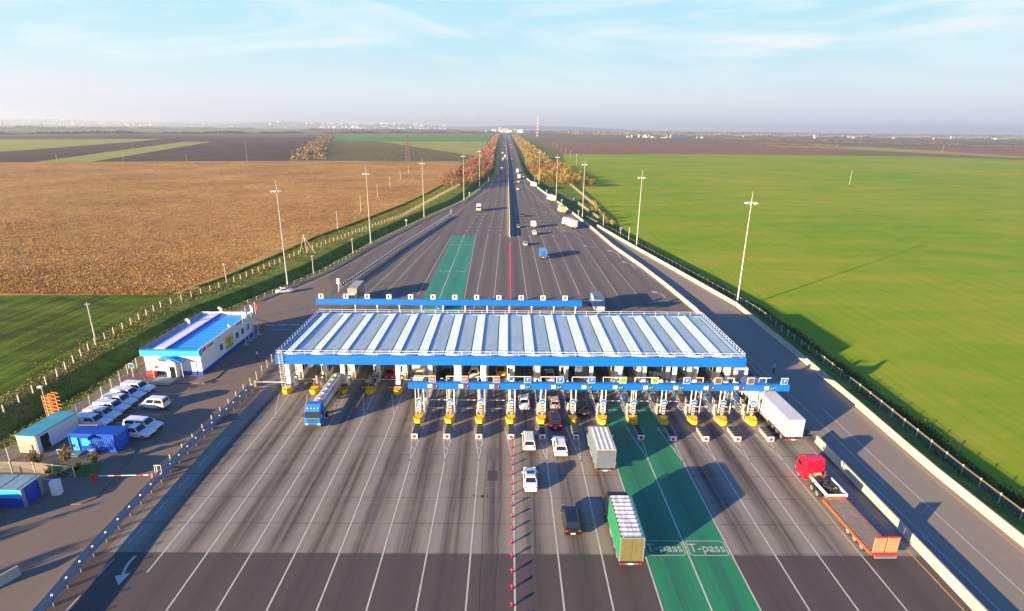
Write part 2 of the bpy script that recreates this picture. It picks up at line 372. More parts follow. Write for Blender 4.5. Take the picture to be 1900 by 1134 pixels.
def thing(name,label,cat,loc=(0,0,0),rz=0.,group=None):
    o=bpy.data.objects.new(name,None); COL.objects.link(o); o.location=loc; o.rotation_euler=(0,0,rz); o.empty_display_size=.3
    return tag(o,label,cat,group)
def copy_tree(o,parent=None,kids=None):
    c=o.copy(); COL.objects.link(c)
    if parent: c.parent=parent
    for ch in (KIDS.get(o.name) or list(o.children)): copy_tree(ch,c)
    return c
KIDS={}
def dup(o,loc,rz=0.,label=None,scale=None,group=None):
    c=copy_tree(o); c.location=loc; c.rotation_euler=(0,0,rz)
    if label: c['label']=label
    if group: c['group']=group
    if scale: c.scale=(scale,)*3 if not hasattr(scale,'__len__') else scale
    return c
ORD=['first','second','third','fourth','fifth','sixth','seventh','eighth','ninth','tenth','eleventh','twelfth','thirteenth','fourteenth','fifteenth','sixteenth','seventeenth','eighteenth','nineteenth','twentieth']
def text(s,size,m,loc,rot,parent=None,name='lettering',ext=.006,sx=1.,sy=1.,align='CENTER'):
    c=bpy.data.curves.new(name,'FONT'); c.body=s; c.size=size; c.align_x=align; c.align_y='CENTER'; c.extrude=ext; c.offset=.0
    t=bpy.data.objects.new(name+'_tmp',c); COL.objects.link(t); dg=bpy.context.evaluated_depsgraph_get()
    me=bpy.data.meshes.new_from_object(t.evaluated_get(dg)); bpy.data.objects.remove(t); bpy.data.curves.remove(c)
    me.materials.clear(); me.materials.append(MAT[m]); me.transform(Matrix.Diagonal((sx,sy,1,1)))
    o=bpy.data.objects.new(name,me); COL.objects.link(o); o.location=loc; o.rotation_euler=rot
    if parent: o.parent=parent
    return o
def interp(tab,x):
    if x<=tab[0][0]: return tab[0][1]
    for (a,b),(c,d) in zip(tab,tab[1:]):
        if x<=c: return b+(d-b)*(x-a)/(c-a)
    return tab[-1][1]
def resample(pts,step):
    out=[Vector(pts[0]).to_2d()]; acc=0
    for a,b in zip(pts,pts[1:]):
        a=Vector(a).to_2d();b=Vector(b).to_2d(); L=(b-a).length; d=step-acc
        while d<=L:
            out.append(a+(b-a)*d/L); d+=step
        acc=L-(d-step)
    return out
# ------------------------------------------------------------------ road edges (surveyed) and terrain
_l=[G(*p) for p in [(480,555),(607,501),(689,454),(788,406),(861,373),(889,352),(905,337),(922,323),(923.5,288),(927,262),(930,249.4)]]
XL=[(-400,-70),(40,-70),(126,-68.6),(131.5,-66.2)]+[(y,x) for x,y in _l]
_r=[G(*p) for p in [(1586,750),(1468,651),(1367,569),(1240,496),(1160,451),(1109,421),(1064,398),(1040,380),(1001,352),(977,332),(967,312),(958,278.5),(951,262),(946.6,249.4)]]
XR=[(-400,57.3),(64,56.9)]+[(y,x) for x,y in _r]
XR=[XR[0]]+sorted(XR[1:]); XL=sorted(XL)
xl=lambda y:interp(XL,y); xr=lambda y:interp(XR,y)
ZL,ZR=1.2,-2.1
LP=[(0,-.03),(-2.6,-.35),(-4.4,-.95),(-8.0,ZL-.1),(-9.5,ZL),(-30,ZL),(-300,ZL),(-30000,ZL)]      # offsets out from the road edge, near the yard
RP=[(0,-.03),(1.2,-.12),(7.,ZR+.1),(8.5,ZR),(30,ZR),(300,ZR),(30000,ZR)]
ST=sorted(set([-400,-60,0]+list(range(20,460,6))+[480,510,550,600,680,800,1000,1300,1800,2600,3500,5000,9000,16000,30000]))
mb=MB(); rings=[]
for y in ST:
    ys=y
    row=[(xl(ys)+o,ys,z) for o,z in reversed(LP)]+[(xr(ys)+o,ys,z) for o,z in RP]
    rings.append(row)
mb.loft(rings,'ground_grass',cap=False,closed=False)
mb.mats=['ground_grass']
gr=mb.build('ground'); tag(gr,kind='structure')
def tz(x,y):
    a=xl(y);b=xr(y)
    if x<a: return interp([(-o,z) for o,z in LP],a-x)
    if x>b: return interp(RP,x-b)
    return 0.
def sheet(name,pts,z,m,kind='structure'):
    bm=bmesh.new(); vs=[bm.verts.new((p[0],p[1],z)) for p in pts]; f=bm.faces.new(vs); f.normal_update()
    if f.normal.z<0: f.normal_flip()
    bmesh.ops.triangulate(bm,faces=[f]); me=bpy.data.meshes.new(name); bm.to_mesh(me); bm.free(); me.materials.append(MAT[m])
    o=bpy.data.objects.new(name,me); COL.objects.link(o); tag(o,kind=kind); return o
def gl(z,*px): return [G(x,y,z) for x,y in px]
# far land beyond the near fields
far=MB(); far.face([(-30000,2300,ZL+.06),(-40,2300,ZL+.06),(-40,30000,ZL+.06),(-30000,30000,ZL+.06)],'far_land'); o=far.build('far_plain'); tag(o,kind='structure')
far=MB(); far.face([(70,1950,ZR+.06),(30000,1950,ZR+.06),(30000,30000,ZR+.06),(70,30000,ZR+.06)],'far_land'); o=far.build('far_plain'); tag(o,kind='structure')
# fields on the side of the yard
Z=ZL+.04
e=lambda y,off:(xl(y)-off,y)
dry=[(-900,G(0,548,Z)[1]+2)]+gl(Z,(0,548),(330,546),(410,522),(480,492),(591,441),(658,417),(753,380),(823,343),(829,332),(861,304),(852,299.5),(600,298.5),(300,299.5),(0,302))+[(-1500,G(0,302,Z)[1])]
sheet('dry_field',dry,Z,'dry_field')
sheet('green_field',[(-900,60)]+[(xl(60)-13,60),(xl(85)-12,85)]+gl(Z,(190,633),(300,577),(345,553),(330,548),(0,550))+[(-900,G(0,550,Z)[1])],Z,'young_green_field')
sheet('ploughed_field',[(-3200,G(0,301,Z)[1]+10)]+gl(Z,(0,301),(535,298.5),(560,280),(590,258),(598,250),(430,248.5),(0,253))+[(-3800,G(0,253,Z)[1])],Z,'ploughed_field')
sheet('field_strip',gl(Z+.05,(55,302),(165,301),(395,263),(340,263)),Z+.05,'pale_green_field')
sheet('field_strip',[(-3000,G(0,283,Z)[1])]+gl(Z+.05,(0,282),(262,262),(300,258),(120,258.5),(0,259))+[(-3600,G(0,259,Z)[1])],Z+.05,'pale_green_field')
sheet('row_crop_field',gl(Z+.05,(585,298),(852,299),(885,290),(700,262),(618,262)),Z+.05,'row_crop_field')
sheet('pale_green_field',gl(Z+.08,(780,263),(700,262),(885,290),(905,262)),Z+.10,'pale_green_field')
sheet('green_field',gl(Z+.05,(618,262),(905,262.2),(912,250),(615,249.5)),Z+.05,'bright_green_field')
sheet('green_field',[(-3900,G(0,238,Z)[1])]+gl(Z+.09,(0,240.5),(560,243),(555,238.5),(0,235.5)),Z+.09,'bright_green_field')
# fields on the ramp side
Z=ZR+.04
gf=[(xr(-50)+12,-50)]+[(xr(y)+9.5,y) for y in (40,80,110,140,180,220,240)]+gl(Z,(1145,408),(1100,365),(1062,330),(1050,305),(1044,286),(1290,286),(1700,290),(1899,297))+[(2500,980),(2500,-50)]
sheet('green_field',gf,Z,'green_field')
sheet('brown_field',gl(Z,(1044,285.6),(1290,285.6),(1700,289.6),(1899,296.6))+[(2900,1000),(3400,1700)]+gl(Z,(1899,270),(1600,257),(1300,252),(960,251)),Z,'brown_field')
sheet('dirt_track',gl(Z+.1,(1420,271),(1560,276),(1899,294),(1899,290),(1600,272.5),(1420,268.6)),Z+.1,'pale_green_field')
# road surfaces
yy=sorted(set(ST+[int(y) for y,_ in XL if y>0]+[int(y) for y,_ in XR if y>0])); yy=[y for y in yy if -60<=y<=5000]
mb=MB(); rows=[[(xl(y)+.0,y,0.),(xr(y),y,0.)] for y in yy]
mb.loft(rows,'asphalt',cap=False,closed=False); o=mb.build('road'); tag(o,kind='structure')
# flip normals up if needed is irrelevant for shading
IB=[G(*p) for p in [(1807,1134),(1602,906),(1513,820),(1291,578),(1240,535),(1190,496),(1139,460),(1097,424)]]   # inner barrier line
ramp=[(IB[0][0]-.3,-60)]+[(x+.4,y) for x,y in IB]+[(xr(y)-.2,y) for y in (250,210,176,150,120,100,80,60,-60)]
sheet('ramp_road',ramp,.006,'asphalt_ramp')
LG=[G(*p) for p in [(92,1124),(160,1040),(244,948),(346,840),(470,720)]]
yard=[(-43.9,-60)]+[(x-.3,y) for x,y in LG]+[(-43.5,99),(-43.5,120),(-48,146)]+[(xl(y)+.1,y) for y in (168,150,137,131,120,90,60,0,-60)]
sheet('yard_paving',yard,.006,'asphalt_yard')
sheet('asphalt_apron',[(-43.2,-60),(45,-60),(45,47.3),(-43.2,47.45)],.004,'asphalt_dark')
slab=[(-43.2,47.45),(44.9,47.3),(46.,124),(-43.2,124)]
sheet('concrete_paving',slab,.004,'concrete_slab')
# painted lanes
X=lambda k:1.0+4.63*k
sheet('green_lane_paint',[(X(3)+.1,-10),(X(5)-.1,-10),(X(5)-.1,81),(X(3)+.1,81)],.010,'lane_green')
sheet('green_lane_paint',[(-21.9,118),(-11.2,118),(-13.3,228.5),(-22.9,228.2)],.010,'lane_green_far')
mk=MB()
def stripe(pts,w=.16,z=.015,m='marking_white',dash=None):
    P=[Vector(p).to_2d() for p in pts]
    if dash:
        Q=[]; on,off=dash; 
        for a,b in zip(P,P[1:]):
            L=(b-a).length; d=0
            while d<L:
                Q.append((a+(b-a)*d/L,a+(b-a)*min(d+on,L)/L)); d+=on+off
    else: Q=list(zip(P,P[1:]))
    for a,b in Q:
        t=(b-a).normalized(); n=Vector((-t.y,t.x))*w/2
        mk.face([(*(a-n),z),(*(b-n),z),(*(b+n),z),(*(a+n),z)],m)
for k in range(-8,9):
    y0=-10 if k>-8 else 44.7
    top={0:68}.get(k)
    if k<=-4: yt=76.5
    else: yt=64.5
    stripe([(X(k),y0),(X(k),yt)] ,.17 if k else .2)
    xt=[-37.3,-32.6,-27.9,-23.2,-18.4][k+8] if k<=-4 else X(k)-.35
    ye=83.6 if k<=-4 else 73.6
    if k>-9:
        stripe([(X(k),yt),(xt-.85,ye)],.13); stripe([(X(k),yt),(xt+.85,ye)],.13)
        if k>-4:
            for q in (.35,.6): # chevron hatching between the two lines
                yq=yt+(ye-yt)*q; hw=.85*q; stripe([(X(k)-hw,yq+.3),(X(k)-.05,yq-.35),(X(k)+hw,yq+.3)],.12)
stripe([(-40.6,30),(-40.6,72)],.12,dash=(2.5,2.2))
stripe([(43.3,-10),(43.6,70)],.14,m='marking_orange')
stripe([(-43,88.6),(-16,88.6)],.22,dash=(3.,1.5)); stripe([(-43,86.4),(-16,86.4)],.3,dash=(3.,1.5)); stripe([(-13,79.3),(42,78.6)],.3,dash=(3.4,1.2))
# lanes past the canopy
for k in range(-4,9):
    if k==0: continue
    pass
FL=[((745,545),(872,400)),((592,600),(820,400))]
def pl(a,b,**kw): stripe([G(*a),G(*b)],**kw)
pl((676,550),(795,441),w=.17); pl((711,547),(817,438.5),w=.17)
for a,b in [((775,548),(838,437)),((806,578),(861,437)),((857,578),(883,437)),((878,580),(905,437)),((914,580),(928,437))]:
    ax,ay=G(*a); bx,by=G(*b); t=(178-ay)/(by-ay); mxp=(ax+(bx-ax)*t,178)
    stripe([(ax,ay),mxp],.17); stripe([mxp,(bx,by)],.34,dash=(1.,1.3))
for a,b in [((979,560),(962,439)),((1009,548),(983,439)),((1042,548),(1005,439)),((1076,548),(1027,439)),((1110,548),(1049,439)),((1146,548),(1073,439)),((1183,548),(1095,442))]:
    ax,ay=G(*a); bx,by=G(*b); t=(178-ay)/(by-ay); mxp=(ax+(bx-ax)*t,178)
    stripe([(ax,ay),mxp],.17); stripe([mxp,(bx,by)],.34 if a[0]<1050 else .2,dash=(1.,1.3) if a[0]<1050 else (2,2))
for a,b in [((861,437),(905,370)),((883,437),(914,360)),((905,437),(920,380)),((928,437),(935,380)),((962,439),(950,340)),((983,439),(956,340)),((1005,439),(963,340)),((1027,439),(985,385)),((1049,439),(1000,385)),((920,380),(932,262)),((933,380),(935,262)),((950,340),(940,262)),((957,340),(944,262))]:
    stripe([G(*a),G(*b)],.3,dash=(3.,7.))
stripe([G(939,437),G(943,437),G(940.3,300),G(938,262)],.22); stripe([G(939,437),G(940,350)],.2,m='marking_orange')
stripe([G(951,440),G(946.5,320),G(941,262)],.22)
stripe([G(632,552),G(668,530),G(905,352),G(926,320),G(927,288),G(932,252)],.2)
stripe([G(497,560),G(600,515),G(700,462),G(790,411),G(868,374)],.15)
stripe([G(1640,900),G(1480,745),G(1310,590),G(1215,520),G(1110,440)],.12); stripe([(50.5,-10),(51.2,60),(51.6,80)],.14)
stripe([(xr(y)-1.1,y) for y in (-10,60,80,104,134,176,200,240)],.13,m='marking_orange')
stripe([(46.6,-10),(47,60)],.12)
stripe([G(1082,440),G(1060,425),G(975,345),G(960,300),G(946,252)],.2)
# straight-bar and curved lane arrows
def arrow(pts,head,w=.28):
    stripe(pts,w)
    a=Vector(pts[-2]);b=Vector(pts[-1]); t=(b-a).normalized(); n=Vector((-t.y,t.x)); mk.face([(*(b-n*head*.45),.015),(*(b+t*head),.015),(*(b+n*head*.45),.015)],'marking_white')
arrow(gl(0,(251,1032),(241,1042),(233,1054),(228,1066)),1.5,.3)
arrow(gl(0,(1180,499),(1171,491),(1160,487)),2.2,.3); arrow(gl(0,(1152,497-17),(1144,484-15),(1133,482-16)),2.2,.3); arrow(gl(0,(1235,553),(1227,546),(1217,543)),2,.25)
for px in [(1095,458),(1055,430),(1018,395),(1002,372)]:
    x,y=G(*px); arrow([(x+1.6,y-2.4),(x+.4,y),(x-1.2,y+1.2)],2.,.3)
# white frames of the two lane texts
for k in (3,4):
    x0,x1=X(k)+.25,X(k+1)-.25
    stripe([(x0+.3,49.45),(x1-.3,49.45),(x1,49.2),(x1,47.5),(x1-.3,47.3),(x0+.3,47.3),(x0,47.5),(x0,49.2),(x0+.3,49.45)],.09)
# parking bay lines
for px in [(270,731),(262,741),(246,757),(236,770),(218,785)]:
    x,y=G(*px); stripe([(x-.5,y),(x+5.5,y)],.11)
stripe([G(478,597),G(560,604)],.12); stripe([G(490,611),G(545,612)],.12)
rc=random.Random(8)
def crack(x0,y0,y1,amp=.12,w=.05):
    pts=[];y=y0;x=x0
    while y<y1: pts.append((x,y)); y+=rc.uniform(.5,1.1); x+=rc.uniform(-amp,amp)
    stripe(pts,w,.0125,'joint_dark')
crack(-1.05,36,70); crack(-2.35,36,68,.05,.035); crack(3.3,47,56); crack(24.2,50,66); crack(-24.,49,60); crack(31.5,47,60,.15); crack(8.2,52,58,.2,.06)
for k in range(26):
    xx=rc.uniform(-40,40); yy0=rc.uniform(120,240); crack(xx,yy0,yy0+rc.uniform(6,25),.15,.07)
for (a,b,c,d) in ((-3,57.2,2.4,.6),(13,53.6,2.2,.5),(13.4,54.6,1.6,.3),(-30,64,1.1,.8),(22,40,1.4,.5),(5.4,43,.9,1.2)):
    for q in range(7): 
        x_=a+rc.uniform(-c,c)/2; y_=b+rc.uniform(-d,d)/2; r_=rc.uniform(.06,.24); mk.face([(x_+r_*math.cos(t*.9)*rc.uniform(.6,1.2),y_+r_*math.sin(t*.9)*rc.uniform(.6,1.2),.0122) for t in range(7)],'joint_dark')
o=mk.build('road_markings'); tag(o,kind='structure')
def onroad(s,size,x,y,sx=1,sy=1,rot=0.):
    t=text(s,size,'marking_white',(x,y,.018),(0,0,rot),None,'road_lettering',ext=.001,sx=sx,sy=sy); tag(t,kind='structure'); return t
for k in (3,4): onroad('T-pass',1.5,X(k)+2.3,48.35,sx=1.0,sy=1.15)
for y in (129.8,168,209):
    for k in range(2): onroad('T-pass',1.3,-19.0-(y-129.8)*.014+k*5.0,y,sx=1.0,sy=1.3)
# darker trench patch and manholes
mbp=MB(); mbp.box((-1.6,66.2,.010),(1.3,3.0,.006),'asphalt'); mbp.box((-1.7,61.2,.010),(1.3,2.2,.006),'asphalt_dark'); o=mbp.build('road_patch'); tag(o,kind='structure')
# pavement (kerbed) around the cabins and office
def kerbed(name,pts,h=.12,m='kerb_concrete'):
    mb=MB(); lo=[(x,y,.0) for x,y in pts]; hi=[(x,y,h) for x,y in pts]; mb.loft([lo,hi],m,cap=False)
    mb.face(hi,m); o=mb.build(name); tag(o,kind='structure'); return o
kerbed('pavement',gl(0,(95,868),(0,905),(0,950),(90,940),(150,936),(178,925),(200,900),(250,840),(252,832),(238,826),(120,826)),m='asphalt_yard')
kerbed('pavement',gl(0,(275,712),(380,712),(402,702),(430,676),(500,600),(470,592),(250,680)),m='asphalt_yard')
soil=MB(); 
for q in (gl(.15,(62,872),(90,858),(150,868),(120,886)),gl(.15,(96,886),(140,862),(190,862),(180,884))):
    soil.face([(x,y,.16) for x,y in q],'weed_ground') if 'weed_ground' in MAT else soil.face([(x,y,.16) for x,y in q],'ground_grass')
o=soil.build('planting_bed'); tag(o,kind='structure')
# ------------------------------------------------------------------ barriers, guardrails, fences
def sweep(mb,pts,prof,m,cap=True):
    P=[Vector(p).to_2d() for p in pts]; rings=[]
    for i,p in enumerate(P):
        a=P[max(i-1,0)];b=P[min(i+1,len(P)-1)]; t=(b-a).normalized(); n=Vector((t.y,-t.x))
        rings.append([(p.x+n.x*o,p.y+n.y*o,z) for o,z in prof])
    mb.loft(rings,m,cap=cap)
JB=[(-.30,0),(-.30,.09),(-.14,.32),(-.10,1.06),(.10,1.06),(.14,.32),(.30,.09),(.30,0)]
def concrete_barrier(pts,label,group=None,seg=6.0,m='cream_concrete',prof=JB):
    mb=MB(); Q=resample(pts,seg)+[Vector(pts[-1]).to_2d()]
    for a,b in zip(Q,Q[1:]):
        if (b-a).length<.2: continue
        t=(b-a).normalized()*.012; sweep(mb,[a+t,b-t],prof,m)
    o=mb.build('concrete_barrier'); tag(o,label,'barrier',group); return o
concrete_barrier([(44.2,18),(44.6,40),(45.0,58),(45.2,69.8)],'cream concrete barrier between the outermost toll lane and the bypass ramp, near stretch','concrete road barriers')
concrete_barrier([(45.3,76),(45.8,90),(46.6,110)]+IB[3:]+[G(1085,414)],'cream concrete barrier curving from under the canopy towards the parked white trucks','concrete road barriers')
concrete_barrier([(xr(y)+.0,y) for y in range(20,256,6)],'long cream concrete barrier along the outer edge of the bypass ramp beside the green field','concrete road barriers')
concrete_barrier([G(*p) for p in [(1082,412),(1064,398),(1040,380),(1001,352),(977,332)]],'pale low barrier along the shoulder behind the parked white trucks','concrete road barriers')
concrete_barrier([G(*p) for p in [(946,440),(945.5,400),(944,350),(943,310),(941,285),(938.8,262),(937,248)]],'long concrete median barrier between the two carriageways beyond the red posts','concrete road barriers',seg=12,prof=[(a,z*1.15) for a,z in JB])

def guardrail(label,pts,h=.75,tiers=1,step=2.0,group='steel guardrails',twin=0.,minpost=300,cat='guardrail',zf=None,reflect=True):
    P=resample(pts,step); zf=zf or (lambda x,y:0.)
    root=thing('guardrail',label,cat,(P[0].x,P[0].y,zf(P[0].x,P[0].y)),group=group); off=root.location
    mb=MB(); L=lambda p:(p[0]-off.x,p[1]-off.y)
    Q=[(L(p)) for p in P]
    zz=sum(zf(*p) for p in P)/len(P)-off.z if zf else 0
    for s in ([-1,1] if twin else [0]):
        for t in range(tiers):
            z1=h-t*.36; o=s*twin/2
            prof=[(o-.02,z1-.30),(o+.06,z1-.23),(o-.02,z1-.15),(o+.06,z1-.07),(o-.02,z1),(o-.05,z1),(o+.03,z1-.07),(o-.05,z1-.15),(o+.03,z1-.23),(o-.05,z1-.30)]
            sweep(mb,Q,prof,'galvanised')
    mb.build('rail',root)
    pm=MB(); 
    for s in ([-1,1] if twin else [0]):
        pm.box((s*twin/2-.07,0,h/2-.15),(.10,.12,h+.30),'galvanised')
    if reflect: pm.box(((twin/2 if twin else 0)+.02,0,h+.09),(.16,.10,.14),'white_metal')
    me=pm.data('guardrail_post')
    n=0
    for i,p in enumerate(P):
        if n>=99: break
        a=P[max(i-1,0)];b=P[min(i+1,len(P)-1)]; t=(b-a)
        o=bpy.data.objects.new('post',me); COL.objects.link(o); o.parent=root; q=L(p); o.location=(q[0],q[1],zf(*p)-off.z); o.rotation_euler=(0,0,math.atan2(-t.x,t.y)); n+=1
    if n<len(P):
        rest=MB()
        for p in P[n:]:
            q=L(p); rest.box((q[0],q[1],h/2),(.1,.12,h+.3),'galvanised')
        r=rest.build('post',root); tag(r,kind='stuff')
    return root
guardrail('double-sided tall steel guardrail between the parking yard and the toll lanes',[(-41.6,28)]+[(x+.25,y) for x,y in LG],h=1.22,tiers=2,step=2.1,twin=.55)
guardrail('steel guardrail along the outer edge of the slip road beside the grass slope',[(xl(y)+.25,y) for y in (133,137,152,168,188,207,240,271,305,342,408,470)],h=.8,step=3.2)
guardrail('long double-sided steel guardrail dividing the slip road from the lanes beyond the canopy',[G(632,536),G(668,512),G(735,465),G(832,403)],h=1.22,tiers=2,step=1.6,twin=.5)
guardrail('distant guardrail along the carriageway edge below the rust coloured trees',[G(*p) for p in [(905,340),(922.5,323),(923.5,288),(930,252)]],h=.9,step=14,reflect=False)
guardrail('distant guardrail along the carriageway edge below the golden trees',[G(*p) for p in [(983,322),(972,300),(962,278),(948,251)]],h=1.0,step=14,reflect=False)

def wire_fence(label,pts,zf,h=1.8,step=3.0,postm='wood_post',net=True,group='wire mesh fences',pw=.12,lean=0):
    P=resample(pts,step); root=thing('wire_fence',label,'fence',(P[0].x,P[0].y,zf(P[0].x,P[0].y)),group=group); off=root.location.copy()
    pm=MB(); pm.box((0,0,h/2-.1),(pw,pw,h+.2),postm); pm.box((0,0,h+.03),(pw*.6,pw*.6,.06),postm); me=pm.data('fence_post')
    for i,p in enumerate(P[:99]):
        o=bpy.data.objects.new('post',me); COL.objects.link(o); o.parent=root; o.location=(p.x-off.x,p.y-off.y,zf(p.x,p.y)-off.z)
        o.rotation_euler=(random.uniform(-.02,.02),random.uniform(-.02,.02),0)
    if len(P)>99:
        rest=MB()
        for p in P[99:]: rest.box((p.x-off.x,p.y-off.y,zf(p.x,p.y)-off.z+h/2-.1),(pw,pw,h+.2),postm)
        tag(rest.build('post',root),kind='stuff')
    nb=MB()
    for a,b in zip(P,P[1:]):
        za,zb=zf(*a)-off.z,zf(*b)-off.z
        A=(a.x-off.x,a.y-off.y);B=(b.x-off.x,b.y-off.y)
        if net: nb.face([(A[0],A[1],za+.1),(B[0],B[1],zb+.1),(B[0],B[1],zb+h-.05),(A[0],A[1],za+h-.05)],'wire_mesh')
        for q in (.1,h*.5,h-.06): nb.tube((A[0],A[1],za+q),(B[0],B[1],zb+q),.009,.009,4,'galvanised',False)
    nb.build('netting',root)
    return root
wire_fence('mesh fence with pale posts around the parking yard',[(-66.5,40),(-66.4,62),(-65.8,70),(-66.2,78),(-66.5,83),(-68.3,92),(-68.6,104)],lambda x,y:tz(x,y),h=2.0,step=3.0)
wire_fence('grey mesh fence from the canopy column down to the barrier boom of the yard',[(x,y) for x,y in [G(514,662),G(471,712),G(346,838),G(286,893)]],lambda x,y:0,h=1.6,step=2.6)
FP=[G(x,y,ZL) for x,y in [(-60,800),(0,766),(100,705),(178,640),(300,570),(420,530),(560,470),(650,436),(750,400),(850,345),(880,325)]]
wire_fence('field fence of many short pale posts along the brown and green fields',FP,tz,h=1.5,step=3.0,net=False,pw=.16)
FR=[(xr(y)+5.4,y) for y in range(24,300,12)]
wire_fence('mesh fence with short pale posts below the ramp beside the green field',FR,tz,h=1.5,step=3.1)
wire_fence('tan fence curving around the grass verge by the golden trees',[G(x,y,ZR) for x,y in [(1128,412),(1100,380),(1062,347),(1040,327)]],tz,h=1.8,step=4.)
wire_fence('pale fence in front of the bush beside the ramp entry',[G(x,y,ZR) for x,y in [(1064,372),(1090,392),(1112,408)]],tz,h=1.8,step=4.)
# yard front fence beside the planting beds
wire_fence('short mesh fence behind the white cabinet and the blue roofed kiosk',gl(0,(-20,878),(60,878),(168,892)),lambda x,y:0.05,h=1.7,step=3.)

mat('sensor_beige',(.36,.33,.27),.6,var=.1); mat('cabinet_blue',(.015,.07,.16),.5); mat('mast_steel',(.42,.41,.37),.5,var=.08); mat('cushion_side',(.42,.41,.37),.6,var=.15)
# ------------------------------------------------------------------ toll islands
NEAR=[-13.36,-8.65,-3.94,.76,5.5,10.2,14.85,19.53,24.21,28.8,33.3,37.9]
LEFT=[-37.0,-32.4,-27.7,-23.1,-18.4]
def island(x,y0,y1,lab,near):
    r=thing('toll_island',lab,'traffic island',(x,y0,0),group='toll plaza islands')
    L=y1-y0; w=.78; mb=MB()
    def outline(w,z): return [(-w,1.6,z),(-w*.9,.8,z),(-w*.5,.2,z),(0,.0,z),(w*.5,.2,z),(w*.9,.8,z),(w,1.6,z),(w,L,z),(-w,L,z)]
    mb.loft([outline(w,.0),outline(w,.2)],'kerb_concrete'); mb.build('kerb',r)
    nb=MB()
    def nose(w,z,s): return [(-w,1.45,z),(-w,.9,z),(-w*.75,.35+s,z),(-w*.35,.05+s,z),(w*.35,.05+s,z),(w*.75,.35+s,z),(w,.9,z),(w,1.45,z)]
    h=.98
    nb.loft([nose(.72,.2,-.15),nose(.78,h*.5,-.18),nose(.8,h,-.2)],'yellow_paint',cap=False); nb.loft([nose(.8,h,-.2),nose(.66,h,-.05),nose(.66,h-.12,-.05)],'yellow_paint'); 
    nb.build('nose_block',r)
    # clutter behind the nose
    rb=MB()
    for s in(-1,1):
        for k in range(int(L/2.2)): rb.tube((s*.62,2.4+k*2.2,.2),(s*.62,2.4+k*2.2,1.2),.03,.03,6,'white_metal')
        for z in(.7,1.18): rb.tube((s*.62,2.4,z),(s*.62,2.4+2.2*(int(L/2.2)-1),z),.03,.03,6,'white_metal',False)
    rb.build('railing',r)
    mb=MB(); mb.box((-.42,3.4,1.1),(.28,.3,1.8),'sensor_beige'); mb.build('sensor_post',r,bevel=.02)
    mb=MB(); mb.box((.45,5.6,.9),(.3,.3,1.5),'sensor_beige'); mb.build('sensor_post',r,bevel=.02)
    mb=MB(); mb.box((-.2,2.1,.75),(.5,.35,.5),'dark_metal'); mb.box((.25,1.9,.6),(.25,.25,.5),'orange_paint'); mb.build('junction_box',r,bevel=.02)
    mb=MB(); mb.box((-.1,7.2,.9),(.6,.7,1.4),'cabinet_blue' if int(x)%2 else 'dark_metal'); mb.build('equipment_cabinet',r,bevel=.02)
    mb=MB(); mb.tube((-.35,9.2,.2),(-.35,9.2,3.0),.05,.05,6,'dark_metal'); mb.box((-.35,9.1,2.9),(.35,.25,.7),'dark_metal'); mb.build('signal_post',r)
    mb=MB(); mb.box((.2,4.6,.85),(.5,.45,1.3),'dark_metal'); mb.box((.2,4.36,1.2),(.3,.04,.3),'white_metal'); mb.build('payment_machine',r,bevel=.02)
    return r
for i,x in enumerate(NEAR): island(x,74.1,105.5,'toll island with a yellow nose under the numbered gantry, %s from the tanker lane'%ORD[i],True)
for i,x in enumerate(LEFT): island(x,83.5,113,'toll island with a yellow nose at the canopy edge, %s from the parking yard'%ORD[i],False)
# keep-right discs with striped panels on the near islands
def disc_sign(x,y,lab,diag,h=3.05,z0=1.2):
    r=thing('keep_side_sign',lab,'road sign',(x,y,.2),group='blue disc signs on the island noses')
    mb=MB(); mb.tube((0,.1,0),(0,.1,h),.05,.05,8,'white_metal'); mb.build('pole',r)
    mb=MB(); c=Vector((0,0,h-.05)); mb.disc(c,.50,(0,1,.0),.05,'white_paint',20); mb.disc(c+Vector((0,-.035,0)),.455,(0,1,0),.02,'sign_disc_blue',20)
    if diag: mb.box(c+Vector((.02,-.06,0)),(.12,.02,.5),'white_paint',tilt=('Y',R(45))); mb.box(c+Vector((.17,-.06,-.17)),(.3,.02,.1),'white_paint',tilt=('Y',R(0)))
    else:
        for s in(-1,1): mb.box(c+Vector((s*.14,-.06,-.03)),(.36,.02,.11),'white_paint',tilt=('Y',R(s*38)))
        mb.box(c+Vector((0,-.065,-.02)),(.16,.02,.2),'white_paint')
    mb.build('disc_face',r)
    mb=MB(); mb.box((0,0,h-1.25),(.46,.05,1.42),'white_paint')
    for k in range(3):
        z=h-.80-k*.45
        if diag: mb.box((0,-.035,z),(.46,.02,.17),'red_paint',tilt=('Y',R(-40)))
        else:
            for s in(-1,1): mb.box((s*.10,-.035,z),(.30,.02,.20),'red_paint',tilt=('Y',R(s*45)))
    mb.build('striped_panel',r)
    return r

for i,x in enumerate(NEAR): disc_sign(x+.05,75.5,'blue disc over a %s panel on the %s island nose from the tanker lane'%('diagonally striped' if i==0 else 'red chevron',ORD[i]),i==0)
